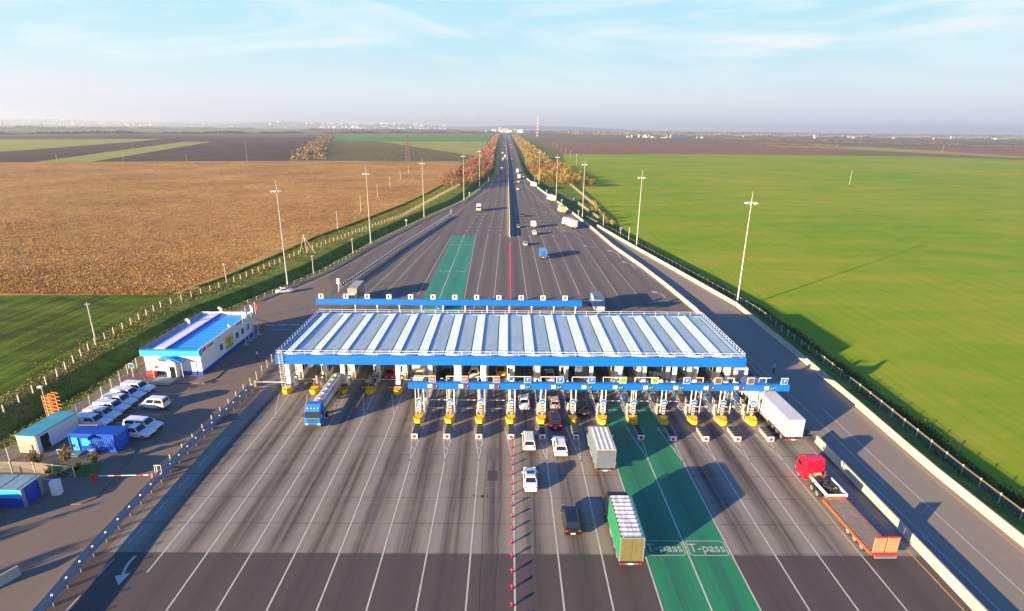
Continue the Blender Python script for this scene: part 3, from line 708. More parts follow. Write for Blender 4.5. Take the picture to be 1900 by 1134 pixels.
# crash cushions standing in front of the near islands
CUSH=[-13.22,-8.51,-3.89,.74,5.3,10.16,15.05,19.64,24.2,28.95,33.6,38.4]
def cushion(x,y,lab):
    r=thing('crash_cushion',lab,'crash cushion',(x,y,0),group='crash cushions in front of the islands')
    mb=MB()
    for s in(-1,1):
        mb.box((s*.41,1.5,.46),(.05,3.0,.56),'cushion_side'); 
        for z in(.35,.62): mb.box((s*.44,1.5,z),(.04,2.9,.09),'galvanised')
    mb.box((0,1.5,.08),(.7,3.0,.08),'grey_metal'); mb.build('side_rail',r)
    for k in range(4):
        mb=MB(); mb.box((0,.55+k*.70,.53),(.72,.56,.68),'black_rubber'); mb.build('cartridge',r,bevel=.03)
    mb=MB()
    for k in range(5): mb.box((0,.20+k*.70,.50),(.76,.035,.72),'galvanised')
    mb.build('diaphragm',r)
    mb=MB(); mb.box((0,.02,.5),(.92,.16,.74),'white_metal'); mb.disc((0,-.08,.5),.26,(0,1,0),.03,'red_paint',16); mb.build('nose_plate',r,bevel=.03)
    return r
for i,x in enumerate(CUSH): cushion(x,69.9 if i<8 else 69.6,'black ribbed crash cushion with a red dot plate, %s from the tanker lane'%ORD[i])

# ------------------------------------------------------------------ numbered front gantry
gy=76.4; g0,g1=-15.0,43.5
r=thing('lane_gantry','long blue numbered gantry beam on white posts above the near island noses','gantry',(0,gy,0))
mb=MB(); mb.box(((g0+g1)/2,0,5.42),(g1-g0,.55,1.0),'blue_fascia'); mb.box(((g0+g1)/2,.1,5.94),(g1-g0+.02,.62,.05),'blue_fascia'); mb.build('beam',r)
for x in NEAR:
    for s in(-.12,.62):
        mb=MB(); mb.tube((x+s,.1+(s>0)*.25,.2),(x+s,.1+(s>0)*.25,4.92),.085,.085,8,'white_metal'); mb.build('post',r)
NUM=['13','14','15','16','17','18','19','20','21','22','23','24']
KIND='RRRBBBGGBNNB'; SIG='rrrgggggg' 'rrg'
for i in range(12):
    xa=NEAR[i]+1.55; dx=[0,0,0,0,0,0,.1,.1,.1,.2,.3,.35][i]
    xc=(NEAR[i]+ (NEAR[i+1] if i<11 else NEAR[i]+4.65))/2-.62+dx
    p=MB(); p.box((xc,-.30,5.44),(.66,.05,.56),'white_paint'); pl_=p.build('number_plate',r)
    t=text(NUM[i],.52,'text_dark',(xc,-.335,5.44),(R(90),0,0),pl_,'lettering',ext=.01)
    p=MB(); xs=xc+.80; p.box((xs,-.33,5.44),(.72,.10,.56),'signal_case')
    if SIG[i]=='r':
        for s in(-1,1): p.box((xs-.12,-.395,5.44),(.44,.02,.10),'signal_red',tilt=('Y',R(45*s)))
    else:
        p.box((xs-.14,-.395,5.50),(.10,.02,.36),'signal_green')
        for s in(-1,1): p.box((xs-.14+s*.10,-.395,5.36),(.28,.02,.09),'signal_green',tilt=('Y',R(-45*s)))
    p.box((xs+.24,-.395,5.50),(.07,.02,.32),'white_paint',tilt=('Y',R(25)))
    p.build('lane_signal',r)
SGX=[801.5,861.8,921,979,1039,1098,1156,1215,1273.5,1331,1391,1453]
for i,px in enumerate(SGX):
    x,_=G(px,705,6.5); k=KIND[i]
    desc={'R':'square reddish no entry sign','B':'square blue lane sign','G':'square green lane sign','N':'square brown sign'}[k]
    q=thing('lane_sign','%s standing on the numbered gantry, above lane %s'%(desc,ORD[i] if i<0 else ['thirteen','fourteen','fifteen','sixteen','seventeen','eighteen','nineteen','twenty','twenty-one','twenty-two','twenty-three','twenty-four'][i]),'lane sign',(x,gy,5.96),group='square signs on the numbered gantry')
    mb=MB(); mb.box((0,0,.55),(1.04,.10,1.04),'white_metal'); mb.box((-.46,.1,.1),(.08,.08,.3),'white_metal'); mb.box((.46,.1,.1),(.08,.08,.3),'white_metal'); mb.build('sign_frame',q)
    mb=MB(); m={'R':'sign_brown','B':'sign_blue','G':'sign_green','N':'sign_brown'}[k]; mb.box((0,-.06,.55),(.92,.03,.92),m)
    if k=='R': mb.disc((0,-.085,.55),.42,(0,1,0),.02,'sign_red',20); mb.box((0,-.10,.55),(.55,.02,.14),'white_paint')
    if k=='B': mb.box((-.05,-.085,.6),(.12,.02,.36),'white_paint'); mb.box((.1,-.085,.72),(.24,.02,.10),'white_paint')
    if k=='G':
        for s in(-1,1): mb.box((s*.15,-.085,.55),(.12,.02,.4),'text_dark',tilt=('Y',R(10)))
    mb.build('sign_face',q)
    q2=thing('height_bar','white height limit bar on thin legs beside the gantry sign of lane %s'%['thirteen','fourteen','fifteen','sixteen','seventeen','eighteen','nineteen','twenty','twenty-one','twenty-two','twenty-three','twenty-four'][i],'height bar',(x,gy+.9,0),group='white height bars behind the numbered gantry')
    mb=MB(); s=-1 if i<6 else (1 if i in(8,9,10) else -1)
    if i==11: mb.box((-2.6,0,6.6),(1.9,.07,.07),'white_metal'); mb.tube((-3.5,0,5.2),(-3.5,0,6.6),.05,.05,6,'white_metal'); mb.tube((-3.5,0,5.2),(-3.5,-.7,5.2),.04,.04,6,'white_metal')
    else:
        mb.box((s*1.55,0,6.55),(2.7,.08,.08),'white_metal'); mb.tube((s*2.85,0,.2 if i<11 else 5.),(s*2.85,0,6.55),.055,.055,6,'white_metal'); mb.tube((s*.3,0,5.1),(s*.3,0,6.55),.045,.045,6,'white_metal'); mb.tube((s*.3,0,5.12),(s*.3,-.62,5.12),.04,.04,6,'white_metal')
    mb.build('bar',q2)
# ------------------------------------------------------------------ back gantry
by=114.0
r=thing('back_gantry','long plain blue gantry beam behind the canopy with cream boxes on top','gantry',(0,by,0))
mb=MB(); mb.box(((-41.3+16.3)/2,0,6.85),(57.6,.6,1.3),'blue_fascia'); mb.build('beam',r)
for px in (661,701.7,742.7,783.5,823,864,904.6,945,985.8,1026.4,1066):
    x=G(px,562,6.3)[0]
    mb=MB(); mb.tube((x,0,0),(x,0,6.2),.10,.10,8,'white_metal'); mb.box((x,.0,5.9),(.3,.5,.25),'white_metal'); mb.build('post',r)
for i,px in enumerate((595,641.5,681.6,722,762.5,804,844.5,884.8,925.8,966.9,1007,1047.5)):
    x=G(px,550,8.)[0]
    q=thing('signal_box','cream signal box on the blue beam behind the canopy, %s from the office end'%ORD[i],'signal box',(x,by,7.51),group='cream boxes on the back gantry')
    mb=MB(); mb.box((0,.1,.5),(1.05,.28,1.0),'white_paint'); mb.build('case',q,bevel=.02)
    mb=MB(); mb.box((-.05,-.06,.52),(.34,.04,.7),'signal_case'); mb.box((.3,-.06,.7),(.1,.04,.2),'orange_paint'); mb.build('hatch',q)
# ------------------------------------------------------------------ canopy
c0,c1,cy0,cy1=-38.2,39.9,84.0,106.0
r=thing('toll_canopy','long flat toll plaza canopy with pale ribbed roof and bright blue fascia','canopy',(0,0,0))
mb=MB(); z0,z1=5.42,7.05
mb.box(((c0+c1)/2,cy0,(z0+z1)/2),(c1-c0,.25,z1-z0),'blue_fascia'); mb.box(((c0+c1)/2,cy1,(z0+z1)/2),(c1-c0,.25,z1-z0),'blue_fascia')
for x in(c0+.125,c1-.125): mb.box((x,(cy0+cy1)/2,(z0+z1)/2),(.25,cy1-cy0-.25,z1-z0-.004),'blue_fascia')
mb.build('fascia',r)
mb=MB(); n=17; per=(c1-c0-1.6)/n; xa=c0+.8; ya,yb=cy0+.5,cy1-.5
for k in range(n):
    x=xa+k*per; v,rg=6.76,7.16
    prof=[(x,v),(x+per*.36,rg),(x+per*.44,rg-.13),(x+per*.955,v+.02),(x+per,v)]
    for (a,za),(b,zb),m in zip(prof,prof[1:],('corrugated_roof','roof_cap_shade','corrugated_roof','roof_gutter')):
        mb.face([(a,ya,za),(b,ya,zb),(b,yb,zb),(a,yb,za)],m)
    for yq in(ya,yb): mb.face([(x,yq,v-.3),(x+per,yq,v-.3),(x+per,yq,v),(x+per*.44,yq,rg-.13),(x+per*.36,yq,rg),(x,yq,v)],'white_metal')
mat('roof_cap_shade',(.22,.33,.45),.5,var=.1); mat('roof_gutter',(.05,.07,.10),.6)  # steep strip past each ridge: the cap's shadow is painted in as darker blue
mb.build('roof',r)
mb=MB(); mb.box(((c0+c1)/2,(cy0+cy1)/2,5.50),(c1-c0-.5,cy1-cy0-.3,.08),'grey_metal')
for xx,yy_,dx,dy in (((c0+c1)/2,cy0+.32,c1-c0-.3,.36),((c0+c1)/2,cy1-.32,c1-c0-.3,.36)): mb.box((xx,yy_,6.86),(dx,dy,.06),'corrugated_roof')
for xx in(c0+.53,c1-.53): mb.box((xx,(cy0+cy1)/2,6.86),(.52,cy1-cy0-1.1,.06),'corrugated_roof')
mb.build('walkway',r)
mb=MB()
def rl(a,b,step):
    a=Vector(a);b=Vector(b);n=int((b-a).length/step)
    for i in range(n+1): p=a+(b-a)*i/n; mb.tube(p,p+Vector((0,0,.85)),.028,.028,5,'white_metal')
    for z in(.45,.85): mb.tube(a+Vector((0,0,z)),b+Vector((0,0,z)),.03,.03,5,'white_metal',False)
rl((c0+.2,cy0+.2,6.9),(c1-.2,cy0+.2,6.9),2.34); rl((c0+.2,cy1-.2,6.9),(c1-.2,cy1-.2,6.9),2.34); rl((c0+.2,cy0+.2,6.9),(c0+.2,cy1-.2,6.9),1.2); rl((c1-.2,cy0+.2,6.9),(c1-.2,cy1-.2,6.9),1.2)
mb.build('roof_railing',r)
mb=MB(); xq=c0+1.0
for s in(-.3,.3): mb.tube((xq+s,cy0-.28,0.4),(xq+s,cy0-.28,8.0),.035,.035,6,'white_metal')
for k in range(24): mb.tube((xq-.3,cy0-.28,.6+k*.31),(xq+.3,cy0-.28,.6+k*.31),.022,.022,5,'white_metal')
for k in range(7):
    z=2.6+k*.85
    for a in range(5):
        t0=math.pi*(a/5);t1=math.pi*((a+1)/5); mb.tube((xq+.38*math.cos(t0),cy0-.28-.55*math.sin(t0),z),(xq+.38*math.cos(t1),cy0-.28-.55*math.sin(t1),z),.02,.02,4,'white_metal',False)
mb.build('ladder',r)
def column(x,y,w=.72,base=True,m='white_metal'):
    mb=MB(); mb.box((x,y,.2+2.65),(w,w,5.28),m); o=mb.build('column',r,bevel=.03)
    if base: b=MB(); b.box((x,y,.2+.5),(w+.06,w+.06,1.0),'blue_deep' if x>-30 else 'blue_fascia'); b.build('base_cladding',o)
for x in (LEFT[0],LEFT[2],LEFT[4]): column(x+.0,85.6)
for x in LEFT: column(x+.1,93.5,.6,False,'white_paint')
for i,x in enumerate(NEAR):
    column(x+.1,86.2 if i%2==1 else 88.5,.62,False,'pale_panel'); column(x,101,.6,False,'white_paint')
# toll booths on the islands
def booth(x,y,lab,s=1):
    q=thing('toll_booth',lab,'toll booth',(x,y,.2),group='toll booths under the canopy')
    mb=MB(); mb.box((0,0,.55),(1.25,2.6,1.1),'white_paint'); mb.box((0,0,2.55),(1.35,2.75,.35),'white_paint')
    for a in(-.57,.57):
        for b in(-1.25,0,1.25): mb.box((a,b,1.74),(.10,.10,1.28),'white_paint')
    mb.build('cabin',q,bevel=.02)
    mb=MB(); mb.box((0,0,1.74),(1.1,2.44,1.27),'glass_dark'); mb.build('glazing',q)
    mb=MB(); mb.box((.3*s,-1.95,1.5),(.75,.12,3.0),'white_paint'); mb.build('side_screen',q)
    return q
for i,x in enumerate(LEFT): booth(x+.1,91.2,'white toll booth under the canopy on set-back island %s from the parking yard'%ORD[i])
for i,x in enumerate(NEAR): booth(x,92.3 if i>5 else 90.8,'white toll booth under the canopy on numbered-lane island %s from the tanker lane'%ORD[i],1 if i%2 else -1)
# barrier arms
def boom(x,y,L,lab,rz=0,z=1.0,up=0.,m2='red_paint'):
    q=thing('barrier_arm',lab,'barrier',(x,y,0),rz,group='barrier booms')
    mb=MB(); mb.box((0,0,.6),(.36,.36,1.2),'grey_metal' if m2=='y' else 'red_paint'); mb.build('housing',q,bevel=.03)
    mb=MB(); d=Vector((math.cos(up),0,math.sin(up)))
    k=0; a=0.
    while a<L:
        b=min(a+.9,L); mb.tube(Vector((0,-.25,z))+d*a,Vector((0,-.25,z))+d*b,.055,.055,6,'white_paint' if k%3 or m2=='y' else 'red_paint'); a=b;k+=1
    mb.build('arm',q)
    return q
for i,x in enumerate(NEAR[:-1]):
    if i in(3,4,5): continue
    boom(x+.5,80.4 if i<9 else 78.6,3.2,'white barrier arm across numbered lane on island %s from the tanker lane'%ORD[i],m2='y')
for i,x in enumerate(LEFT): 
    if i!=1: boom(x+.5,87.8,3.2,'white barrier arm at the canopy edge on set-back island %s from the parking yard'%ORD[i],m2='y')
boom(-43.3,86.5,5.2,'white barrier arm between the parking yard fence and the outermost toll lane',m2='y')
# barrier boom of the yard
x,y=G(176,895); x2,y2=G(281,893)
boom(x,y,x2-x,'long white barrier boom with a red drum housing across the yard entrance',math.atan2(y2-y,x2-x),z=1.1)
q=thing('boom_rest','red and white post frame that catches the yard barrier boom','post',(x2+.3,y2,0)); mb=MB(); mb.box((0,0,.6),(.25,.25,1.2),'orange_paint'); mb.build('post',q)
mb=MB(); 
for s in(.3,1.1): mb.tube((s,.2,0),(s,.2,2.2),.04,.04,6,'white_metal')
mb.tube((.3,.2,2.2),(1.1,.2,2.2),.04,.04,6,'white_metal'); mb.build('hoop',q)
x,y=G(488,612)
boom(x,y,9.5,'white barrier boom with a red housing beyond the office building',R(2),z=1.2)
# ------------------------------------------------------------------ light masts
def mast_tree(h,lab=None):
    r=thing('floodlight_mast',lab,'light mast',group='tall floodlight masts')
    mb=MB(); mb.tube((0,0,0),(0,0,1.2),.30,.27,10,'mast_steel'); mb.tube((0,0,1.2),(0,0,h-1),.21,.09,10,'mast_steel'); mb.tube((0,0,h-1),(0,0,h+1.6),.05,.02,6,'white_metal'); mb.build('pole',r)
    mb=MB(); n=16; rr=.95
    for k in range(n):
        a=2*math.pi*k/n;b=2*math.pi*(k+1)/n; mb.tube((rr*math.cos(a),rr*math.sin(a),h-1.1),(rr*math.cos(b),rr*math.sin(b),h-1.1),.06,.06,5,'grey_metal',False)
    for k in range(4): a=math.pi*k/2; mb.tube((0,0,h-.9),(rr*math.cos(a),rr*math.sin(a),h-1.1),.05,.05,5,'grey_metal')
    mb.build('lamp_ring',r)
    for k in range(8):
        a=2*math.pi*k/8; mb=MB(); mb.box((0,0,0),(.55,.40,.20),'white_metal'); o=mb.build('floodlight',r,loc=(1.3*math.cos(a),1.3*math.sin(a),h-1.25),rz=a); o.rotation_euler=(0,R(25),a)
    return r
MAST=None
ML=[((534,528),'by the slip road, closest to the office building'),((690,452),'by the slip road, second from the office'),((787,402),'by the slip road, third from the office'),((861,370),'by the slip road, fourth from the office'),((890,346),'beside the rust coloured trees, fifth from the office'),
 ((1368,560),'beside the ramp, closest to the canopy'),((1181,457),'beside the ramp, second from the canopy'),((1080,404),'beside the ramp, third from the canopy'),((1032,367),'in front of the golden trees, fourth from the canopy'),((1000,342),'in front of the golden trees, fifth from the canopy')]
for i,(p,l) in enumerate(ML):
    x,y=G(*p); z=tz(x,y); 
    if x<0: x=min(x,xl(y)-1.0)
    else: x=max(x,xr(y)+1.3)
    z=tz(x,y)
    lab='tall floodlight mast '+l
    if MAST is None: MAST=mast_tree(27.6,lab); MAST.location=(x,y,z)
    else: dup(MAST,(x,y,z),i,lab)
# mid size posts
def post_obj(name,cat,lab,p,h,z=None,r0=.09,r1=.06,m='white_metal',head=None,group=None,rz=0.,xy=None):
    x,y=xy or G(*p); z=tz(x,y) if z is None else z
    if z!=0 and xy is None: x,y=G(p[0],p[1],z)
    q=thing(name,lab,cat,(x,y,z),rz,group=group); mb=MB(); mb.tube((0,0,-.1),(0,0,h),r0,r1,8,m); mb.build('pole',q)
    if head: head(q,h)
    return q
def hd_disc2(q,h):
    mb=MB()
    for z in(h-.3,h-1.1): mb.disc((0,-.1,z),.42,(0,1,0),.04,'white_paint',16); mb.disc((0,-.13,z),.3,(0,1,0),.02,'pale_panel',16)
    mb.build('disc',q)
def hd_sq(q,h): mb=MB(); mb.box((0,-.08,h-.25),(.75,.05,.75),'white_paint'); mb.box((0,-.11,h-.25),(.5,.02,.5),'grey_metal'); mb.build('plate',q)
def hd_blue(q,h): mb=MB(); mb.box((0,-.08,h-.25),(.9,.05,.9),'white_metal'); mb.box((0,-.11,h-.25),(.78,.02,.78),'sign_disc_blue'); mb.build('plate',q)
def hd_cam(q,h): mb=MB(); mb.box((.2,-.2,h),(.7,.3,.25),'white_paint',rot=.6); mb.build('camera_case',q,bevel=.02)
post_obj('road_sign','road sign','pole with two round white signs at the near end of the slip road guardrail',(629,541),3.6,0,head=hd_disc2)
post_obj('road_sign','road sign','small square sign on a post beside the slip road guardrail, between two masts',(754,419),2.8,0,head=hd_sq)
post_obj('road_sign','road sign','small square sign beside the slip road where it meets the highway',(871,365),2.6,0,head=hd_sq)
post_obj('road_sign','road sign','white stacked sign beside the highway below the rust coloured trees',(906.5,336),4.2,0,head=hd_disc2)
post_obj('road_sign','road sign','white marker post at the far tip of the dividing guardrail',(837,398),3.,0,head=None)
post_obj('camera_pole','camera pole','white camera pole on the grass slope by the slip road',(655,471),5.4,None,head=hd_cam,group='camera poles on the grass slope')
post_obj('camera_pole','camera pole','white camera pole on the grass slope just beyond the office mast',(582,508),5.6,None,head=hd_cam,group='camera poles on the grass slope')
for i,p in enumerate([(1151,437),(1073,403),(1042,381),(1014,362),(992,338)]):
    post_obj('road_sign','road sign','small blue square sign behind the ramp barrier, %s from the canopy'%ORD[i],p,3.4,None,head=hd_blue,group='blue square signs along the ramp')
for i,p in enumerate([(1166,449),(1119,422)]): post_obj('post','post','plain pale post between the ramp barrier and the field fence, %s from the canopy'%ORD[i],p,6.,None,group='plain posts by the ramp')

# ------------------------------------------------------------------ red marker posts along the centre line
pm=MB(); pm.tube((0,0,0),(0,0,.06),.16,.14,10,'black_rubber'); pm.tube((0,0,.05),(0,0,.36),.075,.10,10,'post_red'); 
mat('post_red',(.62,.008,.045),.5); pm.ball((0,0,.40),.165,'post_red',12,7,.9)
me=pm.data('marker_post')
ys=[69.8]
while ys[-1]>30: ys.append(ys[-1]-2.08)
far=[]; y=118.0
while y<213.5: far.append(y); y+=1.95
for ip,y in enumerate(ys+far):
    x=(1.0 if y>100 else .70+.0068*(y-40)) + (0 if y<100 else (y-118)*.0012)
    o=bpy.data.objects.new('marker_post',me); COL.objects.link(o); o.location=(x,y,.012); o.rotation_euler=(random.uniform(-.05,.05),random.uniform(-.05,.05),random.random()*6)
    tag(o,('round-headed red marker post on the centre line, %s counted from the canopy'%ORD[ip] if ip<20 else 'round-headed red marker post') if y<100 else 'red marker post of the dense row on the centre line beyond the canopy','marker post','red marker posts on the near centre line' if y<100 else 'red marker posts beyond the canopy')
# ------------------------------------------------------------------ office building
A=G(277,690);B=G(372,698);Cc=G(470,630)
bx0,bx1,by0,by1,bh=-64.6,-54.6,90.8,111.2,4.3
q=thing('office_building','long flat white office building with a blue roof and a yellow banner on its side','building',(bx0,by0,.12))
W=bx1-bx0;L=by1-by0
mb=MB(); mb.box((W/2,L/2,bh/2),(W,L,bh),'white_paint'); mb.build('wall',q)
mb=MB()
mb.box((W/2,L/2,.35),(W+.06,L+.06,.7),'blue_deep'); mb.build('plinth',q)
mb=MB(); mb.box((W/2,-.12,bh+.05),(W+.5,.9,1.05),'cyan_trim'); mb.build('fascia',q)
mb=MB(); mb.box((W+.08,L/2,bh+.15),(.16,L+.3,1.1),'pale_panel'); mb.box((-.3,L/2,bh+.35),(.12,L+.3,.75),'galvanised'); mb.box((W/2,L+.1,bh+.3),(W+.5,.16,.9),'white_paint'); mb.build('parapet',q)
mb=MB(); mb.box((W/2,L/2,bh+.15),(W-.1,L-.1,.22),'blue_roof')
for k in range(14): mb.box((W*.72,.9+k*1.42,bh+.31),(W*.46,.04,.03),'blue_roof')
ro=mb.build('roof',q)
mb=MB(); mb.box((W*.28,L/2,bh+.55),(1.9,L-.6,.18),'white_paint'); mb.box((W*.28,L/2,bh+.37),(2.1,L-.5,.2),'blue_deep'); mb.build('roof_strip',ro)
mb=MB()
for k in range(11): mb.tube((-.3,.5+k*1.95,bh+.7),(-.3,.5+k*1.95,bh+1.25),.03,.03,5,'galvanised')
mb.tube((-.3,.5,bh+1.25),(-.3,20,bh+1.25),.03,.03,5,'galvanised'); mb.build('roof_railing',q)
for yy_ in (7.2,13.6,16.0,18.4):
    w_=MB(); w_.box((W+.03,yy_,2.45),(.08,1.1,1.3),'pale_panel'); o=w_.build('window',q); w_=MB(); w_.box((W+.08,yy_,2.45),(.04,.95,1.15),'glass_dark'); w_.box((W+.105,yy_,2.45),(.02,.07,1.15),'pale_panel'); w_.build('pane',o)
w_=MB(); w_.box((W+.07,10.4,2.35),(.10,3.3,2.6),'banner_yellow')
for k,(a,l) in enumerate(((.8,2.),(.4,2.8),(0,1.6),(-.4,1.2),(-.8,2.6))):
    for j in range(int(l/.34)): w_.box((W+.13,10.4-l/2+.17+j*.34,2.35+a),(.02,.26,.24 if k<2 else .2),'text_dark')
w_.build('banner',q)
t=MB()
for j in range(9): t.box((W+.175,15.2+j*.42-1.5,bh+.25),(.02,.3,.34),'text_red' if j<2 else 'text_dark')
for j in range(2): t.box((W+.175,1.0+j*.62,bh+.15),(.02,.5,.7),'text_red',tilt=('X',R(12)))
for j in range(5): t.box((W+.175,2.6+j*.42,bh+.15),(.02,.3,.34),'text_dark')
t.build('lettering',q)
# entrance with arched canopy on the end wall
mb=MB(); rings=[]
for yq in(-.0,-1.5):
    rings.append([(2.0+5.4*i/8.,yq,2.9+.95*math.sin(math.pi*i/8)**.8) for i in range(9)]+[(7.4-5.4*i/8.,yq,2.78+.95*math.sin(math.pi*(8-i)/8)**.8) for i in range(9)])
mb.loft(rings,'blue_roof'); mb.build('porch_canopy',q)
mb=MB()
for xx in(2.1,7.3): mb.tube((xx,-1.4,0),(xx,-1.4,2.9),.06,.06,6,'white_metal')
mb.build('porch_post',q)
mb=MB(); mb.box((5.4,-.75,1.5),(1.7,1.5,3.0),'pale_panel'); mb.loft([[(4.5,-1.6,3.0),(6.3,-1.6,3.0),(5.4,-1.6,3.6)],[(4.5,0,3.0),(6.3,0,3.0),(5.4,0,3.6)]],'white_paint'); mb.build('vestibule',q)
mb=MB(); mb.box((5.6,-1.52,1.2),(.9,.05,2.0),'glass_dark'); d=mb.build('door',q); mb=MB(); mb.box((5.25,-1.57,1.2),(.05,.05,.35),'white_metal'); mb.build('handle',d)
mb=MB(); mb.box((1.6,-.03,1.5),(1.5,.06,.9),'pale_panel'); o=mb.build('window',q); mb=MB(); mb.box((1.9,-.08,1.5),(.6,.04,.6),'text_red'); mb.build('pane',o)
mb=MB(); mb.box((4.6,-2.6,.12),(3.6,2.2,.24),'kerb_concrete'); mb.box((4.6,-3.9,.05),(3.6,.6,.12),'kerb_concrete'); mb.build('steps',q)
# items by the office
x,y=G(283,699); q=thing('bin','red plastic salt bin lying by the office end wall','bin',(x,y,.12)); mb=MB(); mb.box((0,0,.4),(1.5,.8,.75),'red_paint'); mb.build('body',q,bevel=.12); mb=MB(); mb.box((0,0,.82),(1.55,.85,.1),'flag_red'); mb.build('lid',q,bevel=.04)
def dish(px,py,lab,z):
    x,y=G(px,py,z); q=thing('aerial_unit',lab,'antenna',(x,y,bh+.3)); mb=MB(); mb.tube((0,0,0),(0,0,1.3),.04,.04,6,'white_metal'); mb.box((0,0,1.1),(.5,.3,.4),'pale_panel'); mb.box((.35,0,.6),(.4,.2,.9),'white_metal'); mb.build('body',q)
dish(348,600,'white aerial unit on the far roof edge of the office, lower one',4.9); dish(408,578,'grey aerial unit on the far roof edge of the office, upper one',4.9)
x,y=G(426,607,4.9); q=thing('security_camera','small white dome camera on the roof edge over the banner','camera',(x-.1,y,5.0)); mb=MB(); mb.ball((0,0,.25),.26,'white_paint'); mb.tube((0,0,-.1),(0,0,.1),.08,.08,8,'white_metal'); mb.build('dome',q)
FLAGS=[((457,641),'flag_white'),((463,633),'flag_blue'),((472,628),'flag_white'),((480,622),'flag_red')]
for i,(p,m) in enumerate(FLAGS):
    x,y=G(*p); q=thing('flagpole','tall thin flagpole with a drooping %s flag beside the office, %s from the banner'%(m[5:],ORD[i]),'flagpole',(x,y,0),group='flagpoles at the office corner')
    mb=MB(); mb.box((0,0,.12),(1.1,1.1,.24),'kerb_concrete'); mb.build('base',q,bevel=.04); mb=MB(); mb.tube((0,0,.2),(0,0,7.6),.06,.035,8,'white_metal'); mb.build('pole',q)
    mb=MB(); rings=[[(.05+.10*k,.06*math.sin(k*2+z),7.4-z*.35-k*.06) for k in range(5)] for z in range(5)]; fl=rings+[ [(a,b+.03,c) for a,b,c in rr] for rr in rings[::-1]]
    mb.loft(fl,m,cap=False,closed=False); mb.build('flag',q)
# ------------------------------------------------------------------ site cabins
def cabin(name,lab,cat,x0,y0,W,L,H,rz,wm,rm,group=None):
    return thing(name,lab,cat,(x0,y0,.12),rz,group=group)
# grey-white booth with teal roof
ax,ay=-66.3,65.9
q=thing('site_cabin','grey and cream site cabin with a weathered teal roof at the yard corner','cabin',(ax,ay,.12),R(-6))
mb=MB(); mb.box((1.4,3.2,1.3),(2.9,6.6,2.6),'pale_panel'); mb.build('wall',q); mb=MB(); mb.box((1.4,3.2,2.66),(3.05,6.8,.14),'teal_roof'); 
mb.build('roof',q)
mb=MB(); mb.box((2.87,1.1,1.15),(.06,1.2,2.2),'glass_dark'); d=mb.build('door',q); mb=MB(); mb.box((2.93,1.5,1.1),(.04,.05,.3),'white_metal'); mb.build('handle',d)
mb=MB(); mb.box((1.4,-.13,1.3),(2.7,.04,2.4),'cream_concrete'); mb.build('end_panel',q)
# blue corrugated container
ax,ay=G(135,838)
q=thing('blue_container','bright blue corrugated container office with a small porch roof','container',(ax,ay,.12),R(-3)); W,L,H=6.3,2.5,2.6
mb=MB(); 
def corr(mb,a,b,h,n,dep,m):
    a=Vector(a);b=Vector(b); t=(b-a)/n; nn=Vector((t.y,-t.x,0)).normalized()*dep
    pts=[]
    for i in range(n):
        p=a+t*i; pts+=[p,p+t*.35+nn*0,p+t*.5+nn,p+t*.85+nn]
    pts.append(b); lo=[(p.x,p.y,.1) for p in pts]; hi=[(p.x,p.y,h) for p in pts]; mb.loft([lo,hi],m,cap=False,closed=False)
corr(mb,(0,0,0),(W,0,0),H,26,-.06,'container_blue'); corr(mb,(W,0,0),(W,L,0),H,10,-.06,'container_blue'); corr(mb,(W,L,0),(0,L,0),H,26,-.06,'container_blue'); corr(mb,(0,L,0),(0,0,0),H,10,-.06,'container_blue')
for x_,y_ in((0,0),(W,0),(W,L),(0,L)): mb.box((x_,y_,H/2),(.16,.16,H),'blue_deep')
for z in(.12,H-.08):
    for y_ in(0,L): mb.box((W/2,y_,z),(W,.14,.14),'blue_deep')
    for x_ in(0,W): mb.box((x_,L/2,z),(.14,L,.14),'blue_deep')
mb.build('wall',q)
mb=MB(); mb.box((W/2,L/2,H+.0),(W-.05,L-.05,.08),'container_blue')
for k in range(24): mb.box((.25+k*.285,L/2,H+.06),(.10,L-.2,.05),'container_blue')
mb.build('roof',q)
mb=MB(); mb.box((.75,-.06,1.15),(.9,.06,2.0),'cyan_trim'); d=mb.build('door',q); mb=MB(); mb.box((1.1,-.11,1.1),(.05,.05,.25),'white_metal'); mb.build('handle',d)
mb=MB(); mb.box((2.35,-.06,1.5),(1.3,.06,1.1),'cyan_trim'); w_=mb.build('window',q); mb=MB(); mb.box((2.35,-.10,1.5),(1.1,.03,.9),'cyan_trim'); mb.build('pane',w_)
mb=MB(); mb.add([(2.9,0,2.3),(4.0,0,2.3),(3.45,-.9,2.25),(3.45,0,2.75),(3.45,-.9,2.7)],[(0,2,4,3),(1,3,4,2),(0,1,2)],'blue_deep'); mb.build('porch_roof',q)
mb=MB()
for x_ in (-.7,.2,1.0,1.9):
    for y_ in(-1.5,): mb.tube((x_,y_,-.1),(x_,y_,1.1),.03,.03,5,'white_metal')
for z in(.5,1.1): mb.tube((-.7,-1.5,z),(1.9,-1.5,z),.03,.03,5,'white_metal'); mb.tube((-.7,-1.5,z),(-.7,-.1,z),.03,.03,5,'white_metal')
mb.box((.6,-.8,.12),(2.6,1.4,.1),'galvanised'); mb.build('porch_railing',q)
mb=MB(); 
for k in range(4): mb.box((3.3,-.5-.0*k,.08+k*.2),(.8,.35,.1),'white_paint')
mb.build('steps',q)
q=thing('roof_bench','white metal frame rack lying on the blue container roof','rack',G(148,795,2.7)+(2.75,),0)
mb=MB(); 
for x_ in(0,1.3,2.6):
    mb.tube((x_,0,0),(x_,0,.5),.03,.03,5,'dark_metal'); mb.tube((x_,.7,0),(x_,.7,.5),.03,.03,5,'dark_metal')
mb.box((1.3,0,.5),(2.7,.12,.06),'timber'); mb.box((1.3,.7,.5),(2.7,.12,.06),'dark_metal'); mb.build('frame',q)
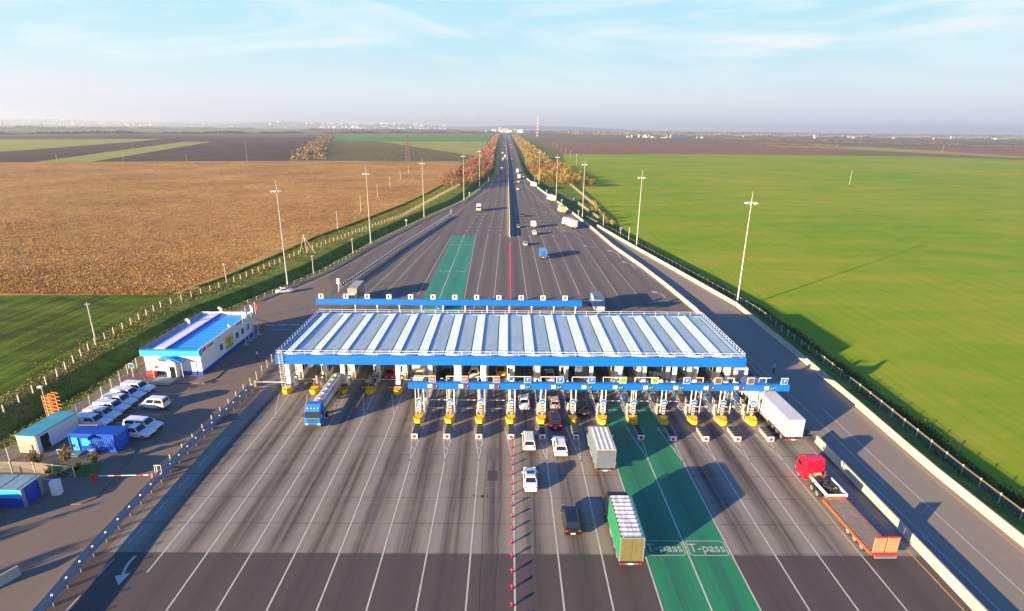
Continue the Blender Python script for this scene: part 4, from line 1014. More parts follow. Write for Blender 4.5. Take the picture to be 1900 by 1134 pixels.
# blue and white kiosk block at the yard's near corner
ax,ay=G(50,943)[0]-7.2,G(50,943)[1]
q=thing('kiosk','low blue and grey kiosk with a translucent ribbed roof near the white cabinet','kiosk',(ax,ay,.1),R(-1)); W=abs(G(68,935)[0]-ax); W=7.2; L=2.6
mb=MB(); mb.box((W/2,L/2,.65),(W,L,1.3),'blue_deep'); mb.box((W/2,L/2,1.9),(W-.04,L-.04,1.2),'cyan_trim'); mb.build('wall',q)
mb=MB(); mb.box((W+.02,L*.5,1.25),(.06,1.9,2.3),'blue_deep'); mb.build('door',q)
mb=MB(); mb.box((W-.0,.2,1.25),(.1,.5,2.4),'grey_metal'); mb.box((W-.0,L-.25,1.25),(.1,.7,2.4),'grey_metal'); mb.build('corner_panel',q)
mb=MB()
mb.box((W/2,L/2,2.55),(W+.3,L+.3,.10),'kiosk_roof')

for k in range(4): mb.box((W*(.05+k*.3),L/2,2.62),(.06,L+.32,.04),'kiosk_roof')
mb.build('roof',q)
x,y=G(108,918); q=thing('cabinet','tall white electrical cabinet standing alone on the kerbed pavement','cabinet',(x,y,.12),R(12)); mb=MB(); mb.box((0,0,.95),(.9,.75,1.9),'white_paint'); mb.build('body',q,bevel=.02); mb=MB(); mb.box((.0,-.39,.95),(.78,.03,1.7),'pale_panel'); mb.build('door',q)
mb=MB(); mb.tube((0,0,1.88),(-3.0,1.1,2.2),.03,.03,5,'white_metal'); mb.build('cable',q)
ax,ay=G(-20,985); q=thing('site_cabin','corner of a blue and white cabin with a small window at the yard edge','cabin',(ax-4.6,ay-1.0,.0),R(8)); mb=MB(); mb.box((2.,1.5,.6),(4.2,3,1.2),'grey_metal'); mb.box((2.,1.5,1.8),(4.2,3,1.2),'blue_fascia'); mb.build('wall',q); mb=MB(); mb.box((4.12,1.0,1.45),(.06,.8,.9),'white_paint'); o=mb.build('window',q); mb=MB(); mb.box((4.17,1.0,1.45),(.03,.65,.75),'glass_dark'); mb.build('pane',o)
x,y=G(8,1082); q=thing('concrete_block','pinkish white concrete barrier segment standing alone on the yard paving','barrier',(x,y,0),R(-28)); mb=MB(); sweep(mb,[(0,-1.3),(0,1.3)],JB,'cream_concrete'); mb.build('block',q,bevel=.03)
# timber lattice rack behind the cabin
x,y=G(103,783,0); q=thing('lattice_rack','tall orange steel lattice rack standing behind the grey cabin','rack',(x-1.,y+1.,0),R(-15))
mb=MB()
for x_ in(-1.3,-.1,.1,1.5): mb.box((x_,0,1.9),(.10,.10,3.8 if x_<0 else 4.6),'orange_paint')
for k in range(6): mb.box((-.7,0,.5+k*.6),(1.2,.08,.12),'orange_paint'); mb.box((-.7,.5,.5+k*.6),(1.2,.08,.12),'orange_paint')
for k in range(7): mb.box((.8,0,.5+k*.62),(1.4,.08,.12),'orange_paint'); mb.box((.8,.5,.5+k*.62),(1.4,.08,.12),'orange_paint')
mb.build('frame',q)
x,y=G(98,790); post_obj('lamp_post','lamp post','slender yellowish lamp post with a small square head behind the lattice rack',None,6.3,0.,m='wood_post',xy=(x-.3,y+.2),head=lambda q,h:(lambda mb:(mb.box((-.2,0,h),(.6,.4,.2),'white_paint'),mb.build('lamp_head',q)))(MB()))
x,y=G(247,699); 
for px in [(248,699)]: post_obj('road_sign','road sign','small blue sign on a post by the office parking end',px,2.4,0,head=hd_blue)
for p,l in [((108,868),'autumn shrub in the planting bed behind the kiosk'),((152,0),'')][:1]: pass
# ------------------------------------------------------------------ poles, pylons, tower
def upole(p,h,lab,zf,cat='utility pole'):
    x,y=G(p[0],p[1],zf); q=thing('utility_pole',lab,cat,(x,y,zf),group='concrete utility poles in the fields')
    mb=MB(); mb.tube((0,0,-.2),(0,0,h),.16,.10,7,'wood_post'); mb.build('shaft',q); mb=MB(); mb.box((0,0,h-.5),(.8,.08,.08),'wood_post',rot=.4); 
    for s in(-.35,.35): mb.tube((s*.92,s*.39,h-.45),(s*.92,s*.39,h-.2),.05,.05,5,'white_paint')
    mb.build('crossarm',q); return q
UP=[((178,633),8.2,'in the green field beside the fence near the office'),((422,532),6.6,'at the brown field edge just above the ditch'),((627,426),7.6,'in the brown field, first of the line running to the highway'),((670,393),7.8,'in the brown field, second of the line running to the highway'),((701,367),7.8,'in the brown field, third of the line running to the highway'),((724,349),7.8,'in the brown field, fourth of the line running to the highway'),((743,333),7.8,'in the brown field, fifth of the line running to the highway'),((758,321),7.8,'in the brown field, sixth of the line running to the highway'),((107,303.5),9,'on the brown field edge by the wide pale strip'),((230,302),9,'on the brown field edge, second along'),((347,301),9,'on the brown field edge, third along'),((459,300),9,'on the brown field edge, fourth along'),((457,281),18,'tall, in the ploughed field'),((247,275),18,'in the pale strip between the ploughed fields'),((74,270),16,'in the pale green field far out')]
for p,h,l in UP: upole(p,h,'leaning pale utility pole '+l,ZL)
UP=[((1576,343),12.5,'alone in the middle of the bright green field'),((1069,310),16,'at the tree end of the bright green field'),((1058,292),12,'behind the golden trees, first'),((1049,286),12,'behind the golden trees, second'),((1041,281),12,'behind the golden trees, third'),((1033,276),12,'behind the golden trees, fourth'),((1026,272),12,'behind the golden trees, fifth'),((1748,283),18,'by the dirt track'),((1661,268),15,'in the brown field, first of the distant row'),((1595,270),17,'in the brown field, second of the distant row'),((1530,266),15,'in the brown field, third of the distant row'),((1484,262),14,'in the brown field, fourth of the distant row'),((1394,263),16,'in the brown field, fifth of the distant row'),((1324,260),16,'in the brown field, sixth of the distant row')]
for p,h,l in UP: upole(p,h,'pale utility pole '+l,ZR)
x,y=G(570,470,ZL); q=thing('braced_pole','three-legged braced pole on the ditch bank by the first mast','utility pole',(x,y,tz(x,y)))
mb=MB(); mb.tube((0,0,0),(-.6,0,6.6),.14,.10,7,'wood_post'); mb.tube((-2.6,.3,0),(-.6,0,6.2),.10,.08,6,'wood_post'); mb.tube((3.0,-.2,-.2),(-.5,0,5.6),.10,.08,6,'wood_post'); mb.box((-.6,0,6.3),(1.0,.1,.1),'wood_post'); mb.build('frame',q)
def lattice(q,h,w0,w1,bands,m,t=.12,arms=()):
    mb=MB(); zs=[h*i/bands for i in range(bands+1)]
    def wd(z): return w0+(w1-w0)*z/h
    for i in range(bands):
        a,b=wd(zs[i])/2,wd(zs[i+1])/2; mm=m if isinstance(m,str) else m[i%2]
        ca=[(-a,-a),(a,-a),(a,a),(-a,a)];cb=[(-b,-b),(b,-b),(b,b),(-b,b)]
        for k in range(4):
            mb.tube((*ca[k],zs[i]),(*cb[k],zs[i+1]),t,t,4,mm,False); mb.tube((*ca[k],zs[i]),(*cb[(k+1)%4],zs[i+1]),t*.6,t*.6,4,mm,False); mb.tube((*ca[(k+1)%4],zs[i]),(*cb[k],zs[i+1]),t*.6,t*.6,4,mm,False)
    mb.build('lattice_mast',q)
    for z,l in arms:
        mb=MB()
        for s in(-1,1): mb.tube((0,0,z+1),(s*l,0,z),t*.8,t*.5,4,mm,False); mb.tube((0,0,z-.6),(s*l,0,z),t*.8,t*.5,4,mm,False); mb.tube((s*l,0,z),(s*l,0,z-1.5),.12,.12,4,'dark_metal')
        mb.build('crossarm',q)
x,y=G(757,299,ZL); q=thing('pylon','brown steel lattice pylon standing in the striped crop field','pylon',(x,y,ZL)); lattice(q,31,6,1.2,9,'rust_steel',.2,((20,6),(25,4.5)))

x,y=G(997,251,ZR); q=thing('radio_tower','red and white lattice radio tower far beyond the golden trees','tower',(x*.75,y*.75,ZR)); lattice(q,104,9,1.5,14,('tower_red','tower_white'),.5)

for i,(px,py,h,zf) in enumerate([(1039,243,30,ZR),(1065,243,30,ZR),(1076,242,32,ZR),(1120,243,38,ZR),(1179,244,44,ZR),(1190,244,34,ZR),(1194,244,32,ZR),(1204,245,30,ZR),(243,238,60,ZL),(80,243,45,ZL),(292,236,50,ZL),(505,244,42,ZL),(378,238,52,ZL),(7,238,60,ZL),(118,240,50,ZL),(450,240,45,ZL),(875,262,24,ZL)]):
    x,y=G(px,py,zf); s=4200/y if y>4200 else 1; q=thing('pylon','thin dark power pylon on the horizon, %s in the row %s'%(ORD[i if i<8 else i-8],'over the brown field' if i<8 else 'over the ploughed fields'),'pylon',(x*s,y*s,zf),group='distant power pylons'); lattice(q,h*s if s<1 else h,6,1,5,'rust_steel',.35,((h*.75*s,7),))
# ------------------------------------------------------------------ vehicles
def paint(name,c): return name if name in MAT else (mat(name,c,.32,0,.5,coat=.5) and name)
PW=paint('car_white',(.70,.70,.69)); PB=paint('car_black',(.012,.012,.014)); PS=paint('car_silver',(.38,.39,.41)); PR=paint('car_dark_red',(.03,.003,.006)); PBE=paint('car_beige',(.50,.42,.36)); PG=paint('car_grey',(.12,.13,.14)); PY=paint('car_yellow',(.70,.36,.03)); PBL=paint('car_blue',(.03,.13,.42)); PRD=paint('car_red',(.45,.02,.03)); PTAN=paint('car_tan',(.45,.36,.25))
SP={ # L,W, stations (y,halfwidth factor,ztop) of the lower body, greenhouse y: base front, top front, top rear, base rear, roof z, belt z
'sedan':(4.6,1.8,[(-2.3,.80,.80),(-2.15,.95,.95),(-1.5,1,1.02),(-1.2,1,.98),(.9,1,.95),(1.7,.98,.82),(2.15,.90,.68),(2.3,.76,.52)],(.95,.25,-.95,-1.6),1.45,.93),
'suv':(4.7,1.9,[(-2.35,.88,.85),(-2.3,.96,1.10),(-1.2,1,1.10),(1.0,1,1.05),(1.8,.98,.98),(2.2,.92,.85),(2.35,.80,.62)],(1.0,.35,-1.75,-2.2),1.72,1.06),
'hatch':(4.0,1.72,[(-2.0,.86,.75),(-1.95,.95,.98),(-1.,1,1.0),(.9,1,.95),(1.5,.97,.84),(1.85,.9,.7),(2.0,.76,.52)],(1.0,.35,-1.45,-1.88),1.5,.94),
'van':(4.4,1.8,[(-2.2,.92,.85),(-2.17,.98,1.05),(-1.,1,1.05),(1.1,1,1.0),(1.75,.97,.9),(2.1,.9,.75),(2.2,.8,.55)],(1.35,.7,-1.95,-2.12),1.82,1.03),
'pickup':(5.2,1.9,[(-2.6,.94,.80),(-2.58,.98,1.08),(-.4,1,1.08),(1.2,1,1.05),(1.9,.98,1.0),(2.35,.92,.9),(2.6,.82,.66)],(1.25,.6,-.5,-.85),1.75,1.06)}
def car(name,lab,kind,col,loc,rz,group=None,detail=1,extra=None,cat='car'):
    L,W,stt,gh,zr,zb=SP[kind]; r=thing(name,lab,cat,(loc[0],loc[1],.02),rz,group=group); hw=W/2
    mb=MB(); rings=[]
    for y,f,zt in stt:
        h=hw*f; z0=.30 if abs(y)<L/2-.3 else .42
        rings.append([(-h*.93,y,z0),(-h,y,z0+.16),(-h,y,zt*.74),(-h*.95,y,zt-.05),(-h*.84,y,zt),(h*.84,y,zt),(h*.95,y,zt-.05),(h,y,zt*.74),(h,y,z0+.16),(h*.93,y,z0)])
    mb.loft(rings,col,smooth=False)
    a,b,c,d=gh; w0,w1=hw*.93,hw*.74
    lo=[(-w0,d,zb-.04),(w0,d,zb-.04),(w0,a,zb-.04),(-w0,a,zb-.04)]; hi=[(-w1,c,zr-.05),(w1,c,zr-.05),(w1,b,zr-.05),(-w1,b,zr-.05)]; hc=[(-w1*.86,c+.12,zr),(w1*.86,c+.12,zr),(w1*.86,b-.12,zr),(-w1*.86,b-.12,zr)]
    mb.loft([lo,hi,hc],col)
    if kind=='pickup' and extra=='canopy':
        lo2=[(-w0,-2.55,zb),(w0,-2.55,zb),(w0,-.8,zb),(-w0,-.8,zb)]; hi2=[(-w1,-2.4,zr-.02),(w1,-2.4,zr-.02),(w1,-.5,zr-.02),(-w1,-.5,zr-.02)]
        mb.loft([lo2,hi2],col)
    elif kind=='pickup': mb.box((0,-1.75,1.085),(W*.8,1.55,.03),'black_rubber')
    o=mb.build('body',r,bevel=.05 if detail else 0)
    P=lambda name,q,u0,u1,v0,v1,off=.012,m='glass_dark':(lambda mb:(mb.panel(q,u0,u1,v0,v1,off,m),mb.build(name,r))[1])(MB())
    P('windshield',[lo[2],lo[3],hi[3],hi[2]],.05,.95,.10,.95)
    P('rear_window',[lo[0],lo[1],hi[1],hi[0]],.08,.92,.22,.92)
    for s,q in ((1,[lo[1],lo[2],hi[2],hi[1]]),(-1,[lo[3],lo[0],hi[0],hi[3]])):
        if s==1: P('side_window',q,.06,.47,.16,.90); P('side_window',q,.51,.90,.16,.90)
        else: P('side_window',q,.10,.49,.16,.90); P('side_window',q,.53,.94,.16,.90)
    if kind=='pickup' and extra=='canopy' and 'row' not in lab:
        for q in ([lo2[1],lo2[2],hi2[2],hi2[1]],[lo2[3],lo2[0],hi2[0],hi2[3]]): P('side_window',q,.1,.9,.3,.85)
    me=WHEEL[0]; rm=WHEEL[1]; wy=L/2-.85
    for y in(-wy,wy*1.0):
        for s in(-1,1):
            w_=bpy.data.objects.new('wheel',me); COL.objects.link(w_); w_.parent=r; w_.location=(s*(hw-.11),y,.33)
            if detail: q=bpy.data.objects.new('rim',rm); COL.objects.link(q); q.parent=w_
    z=.68 if kind in('sedan','hatch') else .78
    for s in(-1,1):
        mb=MB(); mb.box((s*hw*.66,L/2-.10,z-.04),(.34,.12,.14),'headlight_glass'); mb.build('headlight',r)
        mb=MB(); mb.box((s*hw*.74,-L/2+.05,z+.12 if kind!='pickup' else .8),(.30 if kind!='pickup' else .14,.08,.17 if kind in('sedan',) else .30),'red_light'); mb.build('taillight',r)
        if detail:
            mb=MB(); mb.box((s*(hw+.09),a-.25,zb+.06),(.18,.10,.13),col); mb.build('mirror',r,bevel=.02)
    if detail:
        mb=MB(); mb.box((0,-L/2-.02,.62),(.5,.04,.13),'plate_white'); mb.build('number_plate',r)
        mb=MB(); mb.box((0,L/2+.0,.5),(W*.62,.06,.2),'dark_metal'); mb.build('grille',r)
        mb=MB(); mb.box((0,-L/2-.02,.40),(W*.8,.10,.16),'dark_metal' if kind!='sedan' else col); mb.build('bumper',r)
    if extra=='sunroof': mb=MB(); mb.box((0,.0,zr+.005),(W*.5,.62,.03),'glass_sky'); mb.build('sunroof',r)
    if extra=='rails':
        for s in(-1,1): mb=MB(); mb.box((s*w1*.84,(b+c)/2,zr+.03),(.05,(b-c)*.9,.06),'grey_metal'); mb.build('roof_rail',r)
    if extra=='beacon': mb=MB(); mb.box((0,.1,zr+.07),(1.1,.25,.13),'orange_paint'); mb.build('light_bar',r)
    return r
def wheel_data(R_,w_):
    mb=MB(); mb.tube((-w_/2,0,0),(w_/2,0,0),R_,R_,18,'black_rubber'); a=mb.data('wheel')
    mb=MB(); mb.tube((-w_/2-.01,0,0),(w_/2+.01,0,0),R_*.62,R_*.62,12,'rim_metal'); return a,mb.data('rim')
WHEEL=wheel_data(.33,.22); TW=wheel_data(.50,.30); TWD=wheel_data(.5,.55)
def put(par,me,loc,name='wheel'):
    o=bpy.data.objects.new(name,me[0]); COL.objects.link(o); o.parent=par; o.location=loc
    q=bpy.data.objects.new('rim',me[1]); COL.objects.link(q); q.parent=o
def cab(r,y,col,H=3.6,W=2.45,L=2.1,white_trim=None,defl=True,marker=False):
    "cab-over cab, rear face at y, nose at y+L"
    h=W/2; z0=.55
    mb=MB(); rings=[]
    for f,z,yf in ((1.,z0,L-.04),(1.,1.25,L),(1.,1.75,L),(.97,2.65,L-.28),(.90,2.95 if defl else H-.1,L-.5)):
        rings.append([(-h*f,y,z),(-h*f,y+yf-.12,z),(-h*f+.14,y+yf,z),(h*f-.14,y+yf,z),(h*f,y+yf-.12,z),(h*f,y,z)])
    mb.loft(rings,col); 
    if defl: mb.loft([[(-h*.9,y,2.95),(-h*.9,y+L-.55,2.95),(h*.9,y+L-.55,2.95),(h*.9,y,2.95)],[(-h*.88,y,H),(-h*.84,y+L*.42,H),(h*.84,y+L*.42,H),(h*.88,y,H)]],col)
    c=mb.build('cab',r,bevel=.05)
    def part(nm,f):
        m=MB(); f(m); return m.build(nm,r)
    part('windshield',lambda m:m.panel([(h,y+L+.0,1.80),(-h,y+L+.0,1.80),(-h*.97,y+L-.28,2.62),(h*.97,y+L-.28,2.62)],.05,.95,.05,.95,.02,'glass_dark'))
    for s in(-1,1):
        part('side_window',lambda m:m.box((s*(h*.985+.005),y+L*.62,2.15),(.05,L*.42,.62),'glass_dark'))
        part('mirror',lambda m:(m.box((s*(h+.16),y+L-.1,2.2),(.22,.12,.55),'dark_metal'),m.tube((s*h,y+L-.2,2.45),(s*(h+.16),y+L-.1,2.45),.025,.025,5,'dark_metal')))
        part('headlight',lambda m:m.box((s*h*.74,y+L+.01,.82),(.42,.06,.2),'headlight_glass'))
        put(r,TW,(s*(h-.17),y+L-.95,.5))
    part('grille',lambda m:[m.box((0,y+L+.01,1.12+.12*k),(W*.66,.05,.05),'dark_metal') for k in range(5)])
    part('bumper',lambda m:m.box((0,y+L+.02,.56),(W*.98,.16,.34),white_trim or 'dark_metal'))
    if marker: part('marker_lights',lambda m:[m.box((-.75+.5*k,y+L-.60,2.99+.18),(.2,.08,.12),'headlight_glass') for k in range(4)])
    part('sun_visor',lambda m:m.box((0,y+L-.16,2.70),(W*.86,.26,.06),'dark_metal'))
def chassis(r,y0,y1,axles,rearw=True,z=.85,dual=False):
    mb=MB(); 
    for s in(-1,1): mb.box((s*.42,(y0+y1)/2,z),(.10,y1-y0,.26),'dark_metal')
    for k in range(int((y1-y0)/1.2)+1): mb.box((0,y0+.2+k*1.2,z),(.8,.1,.2),'dark_metal')
    mb.build('chassis',r)
    for a in axles:
        for s in(-1,1): put(r,TWD if dual else TW,(s*.98,a,.5))
def rear_kit(r,y,W=2.45,red=True):
    mb=MB(); mb.box((0,y-.03,.75),(W*.96,.08,.16),'galvanised'); mb.build('under_run_bar',r)
    for s in(-1,1): mb=MB(); mb.box((s*W*.38,y-.08,.77),(.42,.05,.14),'red_light'); mb.build('taillight',r)
    mb=MB(); mb.box((0,y-.09,.75),(.55,.03,.14),'plate_white'); mb.build('number_plate',r)
def fender_tank(r,ys):
    for y in ys:
        mb=MB(); mb.tube((-1.02,y-.5,.72),(-1.02,y+.5,.72),.28,.28,10,'grey_metal'); mb.build('fuel_tank',r)
        mb=MB(); mb.box((1.0,y,.72),(.5,.9,.5),'dark_metal'); mb.build('toolbox',r)
def box_trailer(r,y0,y1,z0,z1,W,wall,roofm,door,ribs=True,split=True,top='flat'):
    mb=MB(); h=W/2; L=y1-y0
    mb.box((0,(y0+y1)/2,(z0+z1)/2),(W,L,z1-z0),wall); mb.build('cargo_box',r,bevel=.02)
    mb=MB()
    if top=='flat': mb.box((0,(y0+y1)/2,z1+.015),(W-.08,L-.08,.05),roofm)
    if top=='bows':
        n=int(L/.62); rings=[]
        for k in range(n*2+1):
            y=y0+L*k/(n*2); z=z1+.07 if k%2==0 else z1+.005; rings.append([(-h,y,z1-.02),(-h*.7,y,z),(h*.7,y,z),(h,y,z1-.02)])
        mb.loft(rings,roofm,cap=False,closed=False)
    if top=='sagged':
        nx,ny=4,2
        for i in range(nx):
            for j in range(ny):
                xa=-h+W*i/nx;xb=-h+W*(i+1)/nx;ya=y0+L*j/ny;yb=y0+L*(j+1)/ny; n=6
                for q in range(n):
                    t0=q/n;t1=(q+1)/n; f=lambda t:z1+.03+.09*math.sin(math.pi*t)
                    mb.face([(xa+(xb-xa)*t0,ya+.08,f(t0)),(xa+(xb-xa)*t1,ya+.08,f(t1)),(xa+(xb-xa)*t1,yb-.08,f(t1)),(xa+(xb-xa)*t0,yb-.08,f(t0))],roofm,True)
        for i in range(nx+1): mb.box((-h+W*i/nx,(y0+y1)/2,z1+.06),(.07,L,.06),'timber_pale')
        for j in range(ny+1): mb.box((0,y0+L*j/ny,z1+.07),(W,.09,.07),'timber_pale')
    mb.build('roof',r)
    mb=MB()
    if split:
        for s in(-1,1): mb.box((s*W*.245,y0-.03,(z0+z1)/2),(W*.475,.05,z1-z0-.12),door)
        for x in(-.85,-.25,.25,.85): mb.tube((x,y0-.07,z0+.08),(x,y0-.07,z1-.12),.014,.014,5,'galvanised')
    else: mb.box((0,y0-.03,(z0+z1)/2),(W*.92,.05,z1-z0-.22),door)
    mb.build('rear_door',r)
    mb=MB()
    for s in(-1,1):
        mb.box((s*(h+.01),(y0+y1)/2,z0+.05),(.05,L,.12),'grey_metal'); mb.box((s*(h+.005),(y0+y1)/2,z1-.04),(.05,L,.08),'grey_metal')
        if ribs:
            for k in range(int(L/1.35)): mb.box((s*(h+.0),y0+.7+k*1.35,(z0+z1)/2),(.03,.05,z1-z0),wall)
    for s in(-1,1): mb.box((s*(h-.03),y0-.02,(z0+z1)/2),(.09,.08,z1-z0),'grey_metal')
    mb.box((0,y0-.02,z1-.03),(W,.09,.09),'grey_metal')
    mb.build('edge_trim',r)

# tanker leaving towards the camera
x,y=G(577,797); q=thing('tanker_truck','road tanker with a blue cab and a long steel tank leaving the toll lanes','truck',(x+.35,y+.05,.02),math.pi)
cab(q,-2.1,'cab_blue',H=3.55,marker=True)
T0,T1=-13.2,-2.9; mb=MB(); rings=[]
for k,(yy_,f) in enumerate([(T0-.18,.55),(T0,.93),(T0+.15,1.),(T1-.15,1.),(T1,.93),(T1+.15,.55)]):
    rings.append([(1.15*f*math.cos(a*math.pi/12),yy_,2.2+.98*f*math.sin(a*math.pi/12)) for a in range(24)])
mb.loft(rings,'tank_steel',smooth=True); tk=mb.build('tank',q)
mb=MB()
for k in range(6): mb.tube((0,T0+1.+k*1.65,3.15),(0,T0+1.+k*1.65,3.32),.27,.27,12,'white_metal'); mb.tube((0,T0+1.+k*1.65,3.32),(0,T0+1.+k*1.65,3.36),.32,.32,12,'grey_metal')
mb.build('hatch',tk)
mb=MB()
for k in range(8):
    yy_=T0+.5+k*1.33; rg=[[(1.17*math.cos(a*math.pi/12),yy_+d,2.2+1.0*math.sin(a*math.pi/12)) for a in range(24)] for d in(0,.07)]; mb.loft(rg,'grey_metal',cap=False)
mb.box((-.55,(T0+T1)/2,3.12),(.5,T1-T0-1,.04),'grey_metal')
for s in(-.82,): mb.tube((s,T0+.5,3.35),(s,T1-.5,3.35),.025,.025,5,'white_metal')
mb.build('walkway',tk)
for s in(-1,1):
    mb=MB(); mb.box((s*1.16,-8.4,1.15),(.05,6.5,.5),'grey_metal'); mb.build('side_guard',q)
    mb=MB(); mb.box((s*1.0,-11.,1.08),(.46,3.9,.05),'dark_metal'); mb.build('mudguard',q)
chassis(q,-13.3,-1,[-12.3,-11,-9.7,-3.6]); rear_kit(q,-13.3)
# green tipper style trailer truck driving to the green lane
x,y=G(1169,1057); q=thing('curtain_truck','truck with a bright green side, silvery ribbed tarpaulin roof and olive rear doors','truck',(x,y,.02),R(.0))
box_trailer(q,0,6.6,1.05,3.95,2.45,'tarp_green','tarp_white','door_olive',top='bows')
cab(q,6.9,'car_black',H=3.2,defl=False); chassis(q,.1,8,[1.5,2.9],dual=False); rear_kit(q,0); fender_tank(q,[4.6])
# grey truck with sagging roof
x,y=G(1122,882); q=thing('curtain_truck','blue-grey tarpaulin truck with a sagging pale roof framed by wooden bars','truck',(x,y,.02),R(1.0))
box_trailer(q,0,5.6,1.05,3.75,2.5,'tarp_grey','roof_cream','door_grey',split=False,top='sagged')
cab(q,5.9,'tarp_grey',H=3.1,defl=False); chassis(q,.1,7,[1.2,2.5]); rear_kit(q,0); fender_tank(q,[4.])
# white semi trailers at the outermost lane
def semi(lab,x,y,rz,L=13.4,H=3.95,wall='trailer_white',roofm='trailer_white',door='trailer_white',cabc='car_white',z0=1.15,group=None,far=False,W=2.5):
    q=thing('semi_truck',lab,'truck',(x,y,.02),rz,group=group)
    box_trailer(q,0,L,z0,H,W,wall,roofm,door,ribs=not far); cab(q,L+.9,cabc,H=3.5)
    chassis(q,.2,L+2,[1.3,2.6,3.9,L-.2]); rear_kit(q,0); fender_tank(q,[L-2.8])
    mb=MB()
    for s in(-1,1): mb.box((s*1.2,L*.55,.95),(.05,L*.32,.45),'grey_metal')
    mb.build('side_guard',q)
    return q
x,y=G(1470,824); s1=semi('white box semi-trailer with faded side lettering standing at the outermost toll lane',x,y,R(1.5))
for j,l in enumerate(['С','Е','V','E','R','N']):
    text(l,1.0,'lettering_grey',(-1.275,11.2-j*1.15,2.9),(R(90),0,R(-90)),s1,'lettering',ext=.006)

for o in s1.children:
    if o.name.startswith('lettering'): o.data.materials[0]=MAT['lettering_grey']
s2=semi('white semi-trailer under the canopy edge, ahead of the lettered white trailer',39.9+.55,84.3+2.2,R(.5),L=10.,cabc='car_grey',H=4.05)
# red tractor with lowboy
q=thing('lowboy_truck','red tractor unit pulling an empty rusty orange lowboy trailer with raised loading ramps','truck',(39.75,46.6,.02),R(1.2))
def P(nm,f,par=q,**k): m=MB(); f(m); return m.build(nm,par,**k)
def deck(m):
    m.box((0,4.6,.95),(2.75,8.6,.16),'trailer_deck')
    for k in range(30): m.box((0,.55+k*.29,1.04),(2.45,.22,.04),'trailer_deck')
P('deck',deck); 
def side(m):
    for s in(-1,1): m.box((s*1.38,4.6,.92),(.10,8.7,.30),'trailer_red'); m.box((s*1.46,4.6,.80),(.05,8.4,.08),'orange_paint')
    m.box((0,.2,.9),(2.8,.25,.4),'trailer_red')
P('side_rail',side)
def ramps(m,s):
    m.box((s*.70,.05,2.05),(1.22,.10,1.95),'ramp_tan')
    for k in range(7): m.box((s*.70,-.03,1.25+k*.27),(1.2,.06,.07),'timber')
    m.box((s*.70,.0,3.03),(1.25,.14,.08),'red_paint')

for s in(-1,1): P('loading_ramp',lambda m:ramps(m,s))
P('ramp_hinge',lambda m:(m.tube((-1.3,-.1,1.0),(1.3,-.1,1.0),.12,.12,8,'red_paint'),m.box((0,-.25,.75),(2.3,.2,.28),'galvanised')))
for a in(1.6,2.8,4.0):
    for s in(-1,1): put(q,TW,(s*1.2,a,.5))
def neck(m):
    m.box((0,10.2,1.45),(2.3,2.8,.22),'dark_metal'); 
    for s in(-1,1): m.box((s*1.2,10.2,1.70),(.10,3.3,.42),'white_paint'); m.box((s*1.1,8.9,1.2),(.2,.5,.9),'trailer_red')
    m.box((0,8.72,1.30),(2.5,.14,.62),'trailer_red'); m.box((0,8.62,1.72),(2.55,.14,.24),'white_paint')
P('gooseneck',neck)
def gear(m):
    rnd=random.Random(5)
    for k in range(26): a=rnd.uniform(0,3.14); x0,y0=rnd.uniform(-.9,.9),rnd.uniform(9.2,11.6); m.tube((x0,y0,1.62+rnd.random()*.2),(x0+.7*math.cos(a),y0+.7*math.sin(a),1.62+rnd.random()*.3),.06,.06,6,rnd.choice(['dark_metal','grey_metal','black_rubber']))
    for k in range(4): m.tube((rnd.uniform(-.7,.7),9.4+k*.6,1.6),(rnd.uniform(-.7,.7),9.4+k*.6,1.75),.3,.3,12,'black_rubber')
P('winch_gear',gear)
chassis(q,9.4,14.2,[10.6,11.8],z=.95)
P('engine_gear',lambda m:(m.box((0,12.8,1.25),(1.5,1.0,.5),'trailer_deck'),m.tube((-.3,12.9,1.6),(.5,12.9,1.7),.22,.22,8,'timber'),m.tube((.9,12.7,1.2),(.9,12.7,2.2),.07,.07,6,'red_paint')))
cab(q,13.4,'cab_red',H=3.45,L=2.3)
P('cab_back_panel',lambda m:m.box((.1,13.36,2.3),(1.9,.06,1.2),'cab_red'))
# ---- cars near the plaza
def C(lab,kind,col,p,rz=0.,**k):
    x,y=G(*p); L=SP[kind][0]; off=L/2*(1 if abs(rz)<90 else -1) # p = the bumper nearest the camera
    cat={'pickup':'pickup','van':'van','suv':'car'}.get(kind,'car')
    return car({'sedan':'car','suv':'suv_car','hatch':'hatchback','van':'minivan','pickup':'pickup_truck'}[kind],lab,kind,col,(x,y+L/2),R(rz),cat=cat,**k)
C('white sedan with a sunroof beside the row of red marker posts','sedan',PW,(985,916),extra='sunroof')
C('black car with glowing red tail lamps behind the green-sided truck','suv',PB,(1063,999),0)
C('silver estate car with roof rails between the red marker posts and the grey truck','suv',PW,(1041,852),extra='rails')
C('cream minivan just past the red marker posts near the crash cushions','van',paint('car_cream',(.62,.60,.53)),(982,841))
C('dark red SUV squeezing past an island nose in front of the gantry','suv',PR,(1031,801))
C('white sedan waiting in the lane under the gantry beside the minivan','sedan',PW,(973,763))
C('beige hatchback waiting one lane over from the white sedan','hatch',PBE,(1030,763))
C('black car half hidden in shade between two island noses','sedan',PB,(1083,775))
C('black car coming out under the canopy with only its lamps showing','sedan',PB,(826,709),180)
C('white car with a black bonnet coming out under the canopy','hatch',PW,(879,707),180)
C('yellow taxi minivan coming out under the canopy','van',PY,(929,703),180)
C('dark red car in shade under the canopy by the blue-based column','hatch',PRD,(722,707),180)
C('silver car under the canopy over the blue lane signs','sedan',PS,(1021,711),0)
C('white car under the canopy beyond the green lane signs','sedan',PW,(1222,716),0)
C('blue and white van behind the gantry of cream boxes','van',PBL,(818,578),180)
